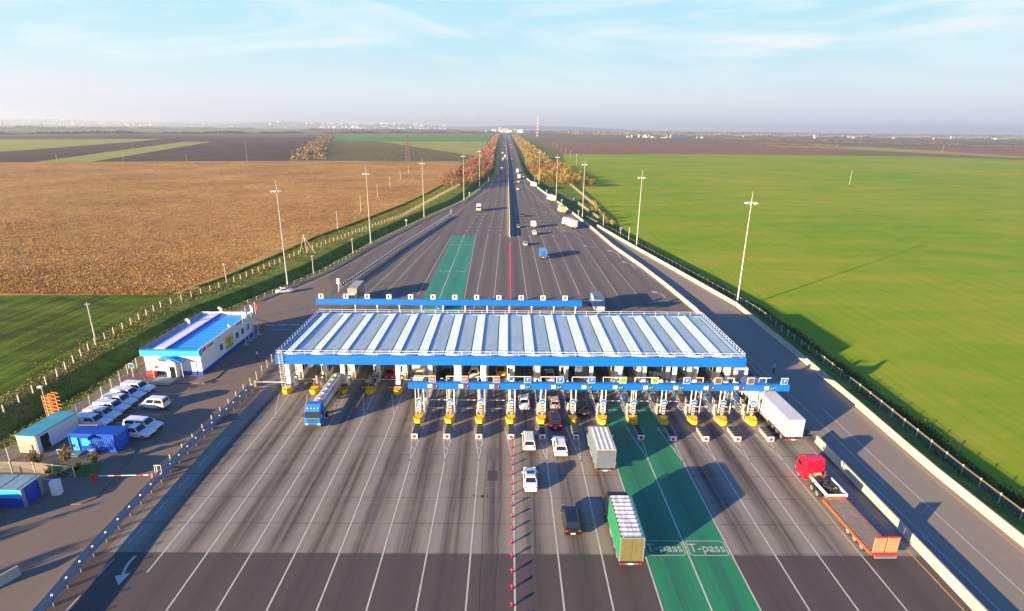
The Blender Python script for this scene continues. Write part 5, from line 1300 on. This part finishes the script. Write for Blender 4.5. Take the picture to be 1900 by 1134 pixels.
C('white saloon parked on the slip road verge beyond the office','sedan',PW,(523,548),-62)
C('white sedan just out of the frame edge casting a rounded shadow','sedan',PW,(852,1330),180)
def rigid(lab,p,rz,L,H,wall,roofm,cabc,door=None,group=None,W=2.4,xy=None,name='box_truck'):
    x,y=xy or G(*p); q=thing(name,lab,'truck',(x,y,.02),R(rz),group=group)
    box_trailer(q,0,L,1.0,H,W,wall,roofm,door or wall,ribs=False); cab(q,L+.15,cabc,H=2.95,defl=False,L=1.9); chassis(q,.1,L+1,[1.3]); rear_kit(q,0); return q
x,y=G(775,718); rigid('cream cab-over truck coming out under the canopy beside the blue-based column',None,180,6,3.4,'trailer_white','trailer_white',paint('cab_cream',(.62,.58,.46)),xy=(x,y+8))
rigid('dark ribbed trailer truck waiting under the canopy behind the violet banner bar',(1079,708),0,7,3.6,'tarp_grey','tarp_grey',PG)
rigid('pale blue box truck entering the wide lanes beyond the canopy',(1112,584),0,7,3.7,paint('body_pale_blue',(.42,.52,.62)),'tarp_grey',PBL)
x,y=G(645,566); q=rigid('tan covered truck with a pale cab behind the gantry end of the slip road',None,180,7.5,3.9,paint('body_tan',(.30,.24,.19)),'body_tan',PW,xy=(x+1,y+9))
# beyond the canopy
x,y=G(1008,482); rigid('bright blue box truck casting a long shadow beyond the canopy',None,0,4.5,3.2,'cab_blue','cab_blue','cab_blue',door='blue_fascia',xy=(x,y))
C('silver car in front of the bright blue truck','sedan',PS,(975,457)); C('white van with a cream back driving behind another white van','van',PW,(992,437),extra=None); 
rigid('small white box van beyond the white van',(990,424),0,2.5,2.6,'trailer_white','trailer_white',PW)
C('dark car beyond the median shadow, lower one','sedan',PG,(962,424)); C('dark car on the open lanes beside the median shadow','sedan',PB,(970,403))
C('pale car small beside the median shadow','sedan',PW,(961,353)); C('dark car right against the median shadow','sedan',PB,(953.5,341)); C('white car behind the beige truck','sedan',PW,(962,339))
x,y=G(888,393); rigid('pale green cab truck coming towards the canopy on the open carriageway',None,180,5.5,3.6,'trailer_white','trailer_white',paint('cab_pale_green',(.50,.58,.36)),xy=(x,y+7.6))
semi('white semi-trailer parked by the ramp barrier, closest to the canopy of four',*G(1066,426),R(14),group='white trucks parked along the shoulder',far=True,L=11)
x,y=G(1046,398); semi('tan semi-trailer parked between the white trailers on the shoulder',x,y,R(6),wall='body_tan_light' if mat('body_tan_light',(.48,.34,.22),.6,var=.1) else '',roofm='body_tan_light',door='body_tan_light',group='white trucks parked along the shoulder',far=True,L=8)
semi('white semi-trailer parked on the shoulder, next beyond the tan one',*G(1028,376),R(10),group='white trucks parked along the shoulder',far=True,L=11)
semi('white semi-trailer parked on the shoulder, furthest up the row before the blue sign',*G(993,349),R(8),group='white trucks parked along the shoulder',far=True,L=11)
semi('beige tall truck driving off past the parked trailers',*G(963,333),R(0),wall='body_tan_light',roofm='body_tan_light',door='trailer_white',far=True,L=10,H=4.3)
semi('pale second truck right ahead of the beige tall truck',*G(960,322),R(0),far=True,L=10,H=4.2)
x,y=G(930.5,319); semi('white truck with a blue cab coming along the highway, closest of the oncoming ones',x,y+14,R(180),far=True,L=10,cabc=PBL)
x,y=G(933,299); semi('white truck coming along the highway in the cluster of three',x,y+14,R(180),far=True,L=10)
x,y=G(937,293); semi('white truck coming along the highway in the inner lane of the cluster',x,y+14,R(180),far=True,L=9)
x,y=G(932.5,287); semi('white truck coming along the highway at the back of the cluster',x,y+14,R(180),far=True,L=9)
semi('red truck driving off far along the highway, closer one',*G(949.5,276),0,wall='trailer_red',roofm='trailer_red',door='red_paint',far=True,L=9)
semi('red truck driving off far along the highway, farther one',*G(948.5,271),0,wall='cab_red',roofm='red_paint',door='cab_red',far=True,L=9)
for i,(px,py,k,c,rz,t) in enumerate([(949.5,297.5,'van',PW,0,'white van in the median shadow'),(948,286,'sedan',PBL,0,'dark blue car in the median shadow far off'),(943.8,271,'sedan',PBL,0,'blue car in the median shadow still farther'),(936,271,'van',PW,180,'white van oncoming under the far row of lamps'),(934,264,'van',PW,180,'tiny white van oncoming beyond the red trucks'),(938,264,'sedan',PBL,180,'tiny blue car oncoming beyond the red trucks'),(944.4,258.5,'van',PW,0,'tiny white van driving off beyond the red trucks'),(939,255,'van',PRD,180,'tiny red van oncoming near the horizon'),(943,252.6,'van',PW,0,'tiny white van driving off near the horizon'),(936.5,256,'van',PS,180,'tiny silver van oncoming near the horizon'),(971.5,329,'sedan',PS,0,'silver car on the shoulder by the pale guardrail')]):
    x,y=G(px,py); s=1.0; o=car('car' if k=='sedan' else 'minivan',t,k,c,(x,y),R(rz),detail=0,group='distant highway traffic',cat='car' if k=='sedan' else 'van')
# parked service vehicles
PKL=['nearest the office','second from the office','third from the office','fourth from the office','fifth from the office','sixth, half behind the blue container']
for i,p in enumerate([(255,727),(237,739),(221,751.5),(206,763.5),(189,777),(171,790)]):
    x,y=G(*p); car('pickup_truck','white pickup with a covered bed in the yard row, %s'%PKL[i],'pickup',PW,(x+.2,y+.1),R(-90-6),group='white pickups parked in the yard row',extra='canopy' if i<6 else None,cat='pickup')
x,y=G(268,796); car('pickup_truck','white pickup with a windowed bed cover beside the blue container','pickup',PW,(x,y),R(-96),extra='canopy',cat='pickup')
x,y=G(253,809); car('pickup_truck','white pickup with an open bed right against the blue container','pickup',PW,(x,y),R(-96),cat='pickup')
x,y=G(288,756); car('hatchback','white estate car parked alone facing the row of pickups','van',PW,(x,y),R(84),cat='car')

# ------------------------------------------------------------------ people
def person(lab,loc,rz,vest,trouser,hat=None,carry=False):
    q=thing('person',lab,'person',(loc[0],loc[1],0),rz)
    J={'pel':(0,0,.95,.15),'spi':(0,-.01,1.18,.135),'che':(0,0,1.40,.155),'nec':(0,.01,1.54,.06),'hd0':(0,.03,1.62,.085),'hd1':(0,.03,1.72,.095),
       'shL':(-.19,0,1.45,.065),'elL':(-.25,-.03,1.17,.045),'wrL':(-.23,.10,.95,.032),'haL':(-.22,.14,.88,.035),'shR':(.19,0,1.45,.065),'elR':(.25,-.02,1.17,.045),'wrR':(.24,.08,.94,.032),'haR':(.23,.12,.87,.035),
       'hiL':(-.10,0,.90,.10),'knL':(-.11,.10,.50,.065),'anL':(-.11,.02,.10,.045),'toL':(-.12,.17,.04,.04),'hiR':(.10,0,.90,.10),'knR':(.11,.02,.50,.065),'anR':(.11,-.14,.11,.045),'toR':(.12,0,.04,.04)}
    E_=[('pel','spi'),('spi','che'),('che','nec'),('nec','hd0'),('hd0','hd1'),('che','shL'),('shL','elL'),('elL','wrL'),('wrL','haL'),('che','shR'),('shR','elR'),('elR','wrR'),('wrR','haR'),('pel','hiL'),('hiL','knL'),('knL','anL'),('anL','toL'),('pel','hiR'),('hiR','knR'),('knR','anR'),('anR','toR')]
    def skin(name,keys,m,grow=0.,root='pel'):
        ks=[k for k in J if k in keys]; me=bpy.data.meshes.new(name); me.from_pydata([J[k][:3] for k in ks],[(ks.index(a),ks.index(b)) for a,b in E_ if a in ks and b in ks],[]); me.materials.append(MAT[m])
        o=bpy.data.objects.new(name,me); COL.objects.link(o); o.parent=q
        md=o.modifiers.new('skin','SKIN'); md.use_smooth_shade=True
        for i,k in enumerate(ks):
            d=me.skin_vertices[0].data[i]; rr=J[k][3]+grow; d.radius=(rr,rr*.8 if k in('che','spi','pel') else rr); d.use_root=(k==root)
        s=o.modifiers.new('sub','SUBSURF'); s.levels=1; s.render_levels=2; return o
    b=skin('body',list(J),'skin')
    skin('jacket',['pel','spi','che','shL','elL','wrL','shR','elR','wrR'],vest,.018)
    skin('trousers',['pel','hiL','knL','anL','hiR','knR','anR'],trouser,.016)
    mb=MB(); mb.ball((0,.02,1.76),.108,hat or 'hair_dark',12,8,.85); mb.build('hair' if not hat else 'cap',q)
    for s in(-1,1):
        mb=MB(); mb.ball((s*.035,.115,1.70),.012,'hair_dark',6,4); mb.build('eye',q)
        mb=MB(); 
        for f in range(4): mb.tube((s*(.205+f*.018),.14,.86),(s*(.205+f*.018),.165,.80-.006*(f%3)),.009,.007,5,'skin')
        mb.tube((s*.20,.15,.88),(s*.185,.19,.84),.011,.008,5,'skin'); mb.build('fingers',q)
        mb=MB(); y0=.07 if s<0 else -.09; mb.box((s*.115,y0+.03,.05),(.10,.28,.10),'dark_metal'); mb.build('shoe',q,bevel=.03)
    mb=MB(); mb.ball((0,.125,1.675),.016,'skin',6,4); mb.box((0,.122,1.635),(.05,.012,.010),'text_red'); mb.build('nose',q)
    return q

person('person in a green high-visibility jacket walking on the shaded bypass ramp',G(1435,691),R(200),'hivis','cloth_dark',hat='hivis')
person('person in a white top crossing the shaded yard beside the office building',G(478,666),R(140),'cloth_white','cloth_dark')
# ------------------------------------------------------------------ trees
def tree_proto(h,cw,leafm,nleaf,ls,seed,dens=1.0,lab='tree'):
    rnd=random.Random(seed); q=thing('tree',lab,'tree')
    mb=MB(); th=h*.32; mb.tube((0,0,-.2),(rnd.uniform(-.2,.2),0,th),.16,.11,7,'bark'); tips=[]
    for k in range(9):
        a=k*2.4+rnd.uniform(-.3,.3); z0=th*rnd.uniform(.45,1.); l=cw*rnd.uniform(.4,.85); e=(l*math.cos(a),l*math.sin(a),min(h*.95,z0+rnd.uniform(.35,.62)*h))
        m_=(e[0]*.45,e[1]*.45,z0+(e[2]-z0)*.55); mb.tube((0,0,z0),m_,.075,.05,5,'bark',False); mb.tube(m_,e,.05,.015,5,'bark',False); tips+=[e,m_]
    mb.tube((0,0,th),(0,0,h*.92),.10,.02,6,'bark',False); tips+=[(0,0,h*.9),(0,0,h*.7)]
    mb.build('trunk',q)
    vs=[];fs=[]
    cl=[(Vector(t)+Vector((rnd.gauss(0,.3),rnd.gauss(0,.3),rnd.gauss(0,.3))),rnd.uniform(.55,1.15)*cw*.36) for t in tips for _ in range(2)]
    for i in range(nleaf):
        c,rr=rnd.choice(cl); d=Vector((rnd.gauss(0,1),rnd.gauss(0,1),rnd.gauss(0,.8))); d.normalize(); p=c+d*rr*rnd.random()**.4
        if p.z<.5: p.z=.5+rnd.random()
        n=(d+Vector((rnd.gauss(0,.6),rnd.gauss(0,.6),rnd.gauss(0,.6)))).normalized(); u=n.orthogonal().normalized(); v=n.cross(u); s=ls*rnd.uniform(.6,1.3); a=rnd.random()*3.14
        u,v=u*math.cos(a)+v*math.sin(a),v*math.cos(a)-u*math.sin(a); k=len(vs); vs+=[p-u*s,p-v*s*.5,p+u*s,p+v*s*.5]; fs.append((k,k+1,k+2,k+3))
    me=bpy.data.meshes.new('crown'); me.from_pydata([tuple(v) for v in vs],[],fs); me.materials.append(MAT[leafm]); o=bpy.data.objects.new('crown',me); COL.objects.link(o); o.parent=q
    return q
BANK={k:[tree_proto(h,cw,lm,n,ls,sd+j*7) for j in range(3)] for k,(h,cw,lm,n,ls,sd) in {'rust':(8.5,3.4,'leaf_rust',900,.30,1),'gold':(9.0,3.6,'leaf_gold',1100,.32,2),'brown':(7.5,3.2,'leaf_brown',650,.26,3),'green':(7,3.,'leaf_green',900,.3,4)}.items()}
USED=set()
DESC={'rust':'rust coloured half bare tree','gold':'golden autumn tree','brown':'grey-brown bare-branched tree','green':'green leafy tree'}
def plant(k,x,y,sc_,lab,group,zf=None):
    pr=random.choice(BANK[k]); z=tz(x,y) if zf is None else zf
    if pr.name not in USED: USED.add(pr.name); t=pr; t.location=(x,y,z); t.rotation_euler=(0,0,random.random()*6.28)
    else: t=dup(pr,(x,y,z),random.random()*6.28)
    t.scale=(sc_*random.uniform(.85,1.15),sc_*random.uniform(.85,1.15),sc_*random.uniform(.85,1.2)); t['label']=lab; t['group']=group
    return t
random.seed(4)
# left belt along the highway
def side(row,n): return 'roadside' if row==0 else ('field side' if row==n else 'inner')
def stretch(y): return 'canopy end' if y<480 else ('middle stretch' if y<590 else 'far stretch')
y=405.
while y<740:
    for row in range(5 if y>430 else 4):
        x=xl(y)-6.5-row*6.3-random.uniform(-1.5,1.5); s=random.uniform(.72,1.05)
        if y<425 and row==0: continue
        plant('rust' if random.random()<.75 else 'brown',x,y+random.uniform(-1.5,1.5),s,'rust coloured tree in the '+side(row,4)+' row of the highway belt, '+stretch(y),'rust coloured trees along the highway')
    y+=10.5+(y-405)*.018
# right belt
y=452.
while y<700:
    for row in range(6):
        x=max(xr(y),0)+10+row*7.2+random.uniform(-1.8,1.8)
        if y<470 and row<2: continue
        k='gold' if random.random()<.7 else ('rust' if random.random()<.6 else 'green'); s=random.uniform(.75,1.1)
        plant(k,x,y+random.uniform(-2,2),s,{'gold':'golden','rust':'reddish','green':'greenish'}[k]+' tree in the '+side(row,5)+' row of the golden belt, '+stretch(y),'golden trees along the highway')
    y+=11.0+(y-452)*.016
# shrubs by the ramp entry
for i,(px,py) in enumerate([(1085,388),(1092,393),(1100,396),(1108,402),(1097,388),(1113,409),(1120,414),(1128,421)]):
    x,y=G(px,py,ZR); plant('gold' if i%3 else 'green',x+2,y,random.uniform(.35,.5),'yellowing bush in the clump beside the ramp entry','bushes by the ramp entry')
# hedge strip across the fields
random.seed(9)
for i in range(40):
    t=(i/40)**1.6; px=572+(612-572)*t**.8; py=297-(297-251.5)*t**.55; x,y=G(px,py,ZL); wd=22+t*20
    plant('brown' if random.random()<.8 else 'rust',x+random.uniform(-wd,wd),y+random.uniform(-8,8),random.uniform(.8,1.15)*(1+t*.6),'grey-brown tree in the hedge strip between the ploughed field and the striped field','hedge strip trees',zf=ZL)
# shrubs in the planting beds
for i,((px,py),k,s) in enumerate([((70,872),'gold',.30),((128,868),'gold',.34),((178,866),'green',.26),((112,880),'green',.18),((92,884),'gold',.15),((148,872),'green',.16)]):
    x,y=G(px,py,.15); t=plant(k,x,y,s,['yellow-green shrub at the cabin end of the planting bed','tall yellow shrub by the container steps','round green shrub at the barrier end of the planting bed','low green shrub in the middle of the planting bed','small yellow shrub beside the kiosk fence','low dark shrub between the container and the fence'][i],'shrubs in the planting beds',zf=.15); t['category']='shrub'
# off-frame trees whose shadows cross the yard
for i,(x,y,zz) in enumerate([(-79,22.5,1.2),(-83,17,1.25),(-77,33,.95)]):
    t=plant('green',x,y,1.,'dark narrow tree beyond the yard edge, %s along'%ORD[i],'trees beyond the yard edge',zf=.5); t.scale=(.5,.5,zz)
for k in BANK:
    for pr in BANK[k]:
        if pr.name not in USED:
            for c in list(pr.children): bpy.data.objects.remove(c)
            bpy.data.objects.remove(pr)
# far hedgerows: one mass of small clumps each
def hedgerow(pts,h,w,n,ls,m,z,seed):
    rnd=random.Random(seed); P=[Vector(p).to_2d() for p in pts]; Ls=[(b-a).length for a,b in zip(P,P[1:])]; T=sum(Ls); vs=[];fs=[]
    for i in range(n):
        t=rnd.random()*T; k=0
        while t>Ls[k] and k<len(Ls)-1: t-=Ls[k];k+=1
        a=P[k]+(P[k+1]-P[k])*t/Ls[k]; hh=h*(.55+.45*math.sin(t*.021+seed)*math.sin(t*.0067+1)+rnd.uniform(-.1,.15)); p=Vector((a.x+rnd.uniform(-w,w),a.y+rnd.uniform(-w,w),z+max(.3,hh*rnd.random()**.7)))
        nn=Vector((rnd.gauss(0,1),rnd.gauss(0,1),rnd.gauss(0,1))).normalized(); u=nn.orthogonal().normalized(); v=nn.cross(u); s=ls*rnd.uniform(.6,1.4); k=len(vs); vs+=[p-u*s,p-v*s*.7,p+u*s,p+v*s*.7]; fs.append((k,k+1,k+2,k+3))
    me=bpy.data.meshes.new('treeline'); me.from_pydata([tuple(v) for v in vs],[],fs); me.materials.append(MAT[m]); o=bpy.data.objects.new('treeline',me); COL.objects.link(o); tag(o,kind='stuff')
hedgerow(gl(ZL,(570,296),(585,275),(600,260),(610,252)),9,20,9000,1.3,'leaf_brown',ZL,23)
hedgerow([(xl(y)-18,y) for y in (735,900,1100,1500,2000,2800,3800)],9.0,12,15000,1.2,'leaf_rust',ZL,21)
hedgerow([(max(xr(y),0)+28,y) for y in (700,900,1100,1500,2000,2800,3800)],9.5,18,20000,1.3,'leaf_gold',ZR,22)
hedgerow(gl(ZL,(-60,250),(200,248),(420,248),(560,247)),14,14,9000,3.2,'hedge_far',ZL,1)
hedgerow([(-5200,2500)]+gl(ZL,(0,240),(110,240.5)),26,30,4000,5,'hedge_far',ZL,5)
hedgerow(gl(ZL,(110,240),(300,239),(470,240)),22,20,5000,5,'hedge_far',ZL,2)
hedgerow(gl(ZL,(600,247.5),(760,247),(925,246.5)),16,20,6000,4,'hedge_far',ZL,3)
hedgerow(gl(ZL,(560,243),(700,243),(850,243)),26,30,4000,6,'hedge_far',ZL,4)
hedgerow(gl(ZR,(1320,257),(1500,264),(1700,269),(1899,275),(2000,278)),10,16,8000,2.4,'leaf_brown',ZR,6)
hedgerow(gl(ZR,(1410,270),(1480,271),(1560,273)),7,9,2500,1.6,'leaf_brown',ZR,7)
hedgerow(gl(ZR,(1060,249.5),(1250,252),(1500,254),(1899,259)),22,40,8000,5,'hedge_far',ZR,8)
hedgerow(gl(ZR,(960,246.5),(1150,247.5),(1400,249),(1899,253.5)),30,60,6000,9,'hedge_far',ZR,9)
hedgerow([(a*.999,b) for a,b in gl(ZR,(960,250),(1100,251))],12,14,2500,3,'leaf_gold',ZR,10)
# grass and weeds along the fences and slopes
def blades(name,pts,w,n,h,m,seed,off=0.,clump=.5):
    rnd=random.Random(seed); P=[Vector(p).to_2d() for p in pts]; Ls=[(b-a).length for a,b in zip(P,P[1:])]; cum=[0]
    for l in Ls: cum.append(cum[-1]+l)
    vs=[];fs=[]
    for i in range(n):
        t=(rnd.random()**1.5)*cum[-1]; k=0
        while t>cum[k+1] and k<len(Ls)-1: k+=1
        a=P[k]+(P[k+1]-P[k])*(t-cum[k])/Ls[k]; d=(P[k+1]-P[k]).normalized(); nn=Vector((d.y,-d.x)); o=rnd.gauss(0,w)+off+math.sin(t*.3)*clump; x,y=a.x+nn.x*o,a.y+nn.y*o; z=tz(x,y)
        A=rnd.random()*3.14; s=rnd.uniform(.05,.13); hh=h*rnd.uniform(.4,1.25); ux,uy=math.cos(A)*s,math.sin(A)*s; lx,ly=rnd.gauss(0,.12),rnd.gauss(0,.12); q=len(vs)
        vs+=[(x-ux,y-uy,z-.02),(x+ux,y+uy,z-.02),(x+ux*.6+lx,y+uy*.6+ly,z+hh),(x-ux*.6+lx,y-uy*.6+ly,z+hh)]; fs.append((q,q+1,q+2,q+3))
    me=bpy.data.meshes.new(name); me.from_pydata(vs,[],fs); me.materials.append(MAT[m]); o=bpy.data.objects.new(name,me); COL.objects.link(o); tag(o,kind='stuff')
blades('dry_grass',FP,1.9,40000,.13,'dry_blades',1,off=-.3,clump=0)
blades('grass',[(xl(y)-2.2,y) for y in range(45,330,12)],1.3,20000,.2,'weed_blades',2)
blades('weeds',[(xr(y)+7.6,y) for y in range(30,300,12)],1.0,18000,.55,'weed_blades',3)
blades('dry_grass',[(xr(y)+8.6,y) for y in range(30,300,12)],.8,7000,.45,'dry_blades',4)
blades('dry_grass',[G(x,y,ZL) for x,y in [(330,548),(410,524),(480,494),(591,443),(658,419),(753,382),(823,345)]],1.8,20000,.22,'weed_blades',5,off=2.)
# standing dead weeds over the near part of the dry field
def meadow(n,seed):
    rnd=random.Random(seed); vs=[];fs=[]
    y0=G(0,547,ZL)[1]+1; i=0
    while i<n:
        y=y0+(640-y0)*rnd.random()**1.6; xr_=interp([(140,-84),(164,-80),(190,-81),(233,-71),(300,-60),(420,-47),(560,-40),(640,-38)],y)-3
        xl_=-1.0*y-30; x=rnd.uniform(xl_,xr_); c=math.sin(x*.09+math.sin(y*.05)*2)*math.sin(y*.13+1.3*math.sin(x*.04))
        if rnd.random()>.7+.3*c: continue
        i+=1; A=rnd.random()*3.14; s=rnd.uniform(.05,.16); hh=rnd.uniform(.10,.34); ux,uy=math.cos(A)*s,math.sin(A)*s; lx,ly=rnd.gauss(0,.10),rnd.gauss(0,.10); q=len(vs)
        vs+=[(x-ux,y-uy,ZL),(x+ux,y+uy,ZL),(x+ux*.5+lx,y+uy*.5+ly,ZL+hh),(x-ux*.5+lx,y-uy*.5+ly,ZL+hh)]; fs.append((q,q+1,q+2,q+3))
    me=bpy.data.meshes.new('weeds'); me.from_pydata(vs,[],fs); me.materials.append(MAT['stubble_blades']); o=bpy.data.objects.new('weeds',me); COL.objects.link(o); tag(o,kind='stuff')
meadow(190000,12)
# ditch beside the field fence: flat dark strip between low banks
mb=MB(); D=[G(x,y,ZL) for x,y in [(372,533),(410,521),(480,491),(540,465),(591,440),(658,416),(700,400),(753,379),(790,362),(823,344),(829,333),(845,320),(861,305)]]
sweep(mb,D,[(-2.3,ZL+.05),(-1.5,ZL+.34),(-.9,ZL+.28),(-.6,ZL+.07),(.7,ZL+.07),(1.2,ZL+.22),(2.2,ZL+.04)],'ground_grass',cap=False); o=mb.build('ditch_bank'); tag(o,kind='structure')
mb=MB(); sweep(mb,D,[(-.62,ZL+.078),(.72,ZL+.078)],'ditch_dark' if mat('ditch_dark',(.035,.028,.02),.9) else '',cap=False); o=mb.build('ditch'); tag(o,kind='structure')

# ------------------------------------------------------------------ distant town, sheds, hills
def hill_h(x):
    i=(x+16000)/420; h=118+28*math.sin(i*.31)+16*math.sin(i*.83+1)
    return h*(1 if x<1500 else max(.12,1-(x-1500)/2500))
def hill_z(x,y):
    h=hill_h(x); return interp([(13000,-5),(14500,h*.7),(16500,h),(18500,h*.5)],y)
hm=MB(); rings=[]
for i in range(60):
    x=-16000+i*420; h=hill_h(x)
    rings.append([(x,13000,-5),(x,14500,h*.7),(x,16500,h),(x,18500,h*.5)])
hm.loft(rings,'hill_wood' if mat('hill_wood',(.07,.09,.07),.95,var=.3,vs=.001,obj=False) else '',cap=False,closed=False); o=hm.build('hills'); tag(o,kind='structure')
def block(w,d,h,m,lab,grp):
    q=thing('apartment_block',lab,'apartment block',group=grp); mb=MB(); mb.box((0,0,h/2),(w,d,h),m); mb.build('wall',q)
    mb=MB(); mb.box((0,0,h+1),(w*1.02,d*1.02,2),'city_roof'); mb.box((w*.2,0,h+3.5),(w*.2,d*.4,4),m); mb.build('roof',q)
    mb=MB(); nf=int(h/6)
    for k in range(nf): mb.box((0,-d/2-.3,3+k*6),(w*.9,.6,2.2),'window_band')
    mb.build('window_band',q); return q

protos=[block(60,18,30,'city_wall','p','g'),block(26,22,62,'city_wall','p','g'),block(90,18,42,'city_wall','p','g'),block(36,22,50,'city_wall_warm','p','g'),block(130,40,14,'city_wall','p','g')]
used=set(); rnd=random.Random(3)
def town(px,zf,yd,i,grp,lab,s=1.):
    d=G(px,300,0); k=d[0]/d[1]; pi=rnd.choice([0,0,1,1,2,3,4]); x=k*yd
    p=protos[pi]
    if pi in used: c=dup(p,(x,yd,zf),rnd.uniform(-.6,.6))
    else: used.add(pi); c=p; c.location=(x,yd,zf)
    f=s*rnd.uniform(.7,1.25); c.scale=(f,f,f); c['label']=lab; c['group']=grp
for i in range(230): 
    px=rnd.triangular(480,905,660) if i<135 else rnd.triangular(10,520,150); yd=rnd.uniform(12200,16300)
    town(px,max(0,hill_z(G(px,300)[0]/G(px,300)[1]*yd,yd)),yd,i,'apartment blocks of the town on the horizon','pale apartment block of the hazy town, '+('over the pale green strips' if px<250 else 'over the ploughed fields' if px<500 else 'over the hedge strip' if px<640 else 'over the striped crop field' if px<800 else 'beside the highway end'),.78)
for i in range(24): town(rnd.triangular(898,975,935),ZL,rnd.uniform(5200,7500),i,'white buildings where the highway meets the horizon','white building clustered where the highway meets the horizon',.55)
for i in range(16):
    px=rnd.uniform(1160,1310); town(px,ZR,rnd.uniform(3300,3600),i,'white sheds beyond the brown field','pale low farm shed in the row beyond the brown field',.22)
for i in range(10): town(rnd.uniform(1350,1880),ZR,rnd.uniform(3800,5200),i,'village houses beyond the brown field','small pale village house among the distant trees',.3)
for i,p in enumerate(protos):
    if i not in used:
        for c in list(p.children): bpy.data.objects.remove(c)
        bpy.data.objects.remove(p)
# ------------------------------------------------------------------ haze
hz=MB(); hz.box((0,9300,112),(44000,20600,236),None); o=hz.build('haze'); o.data.materials.clear()
m=bpy.data.materials.new('haze'); m.use_nodes=True; t=m.node_tree; t.nodes.clear(); out=t.nodes.new('ShaderNodeOutputMaterial'); pv=t.nodes.new('ShaderNodeVolumePrincipled')
pv.inputs['Color'].default_value=(.80,.90,1.0,1); pv.inputs['Density'].default_value=HAZE; pv.inputs['Anisotropy'].default_value=0.39; t.links.new(pv.outputs[0],out.inputs['Volume'])
o.data.materials.append(m); tag(o,kind='stuff')
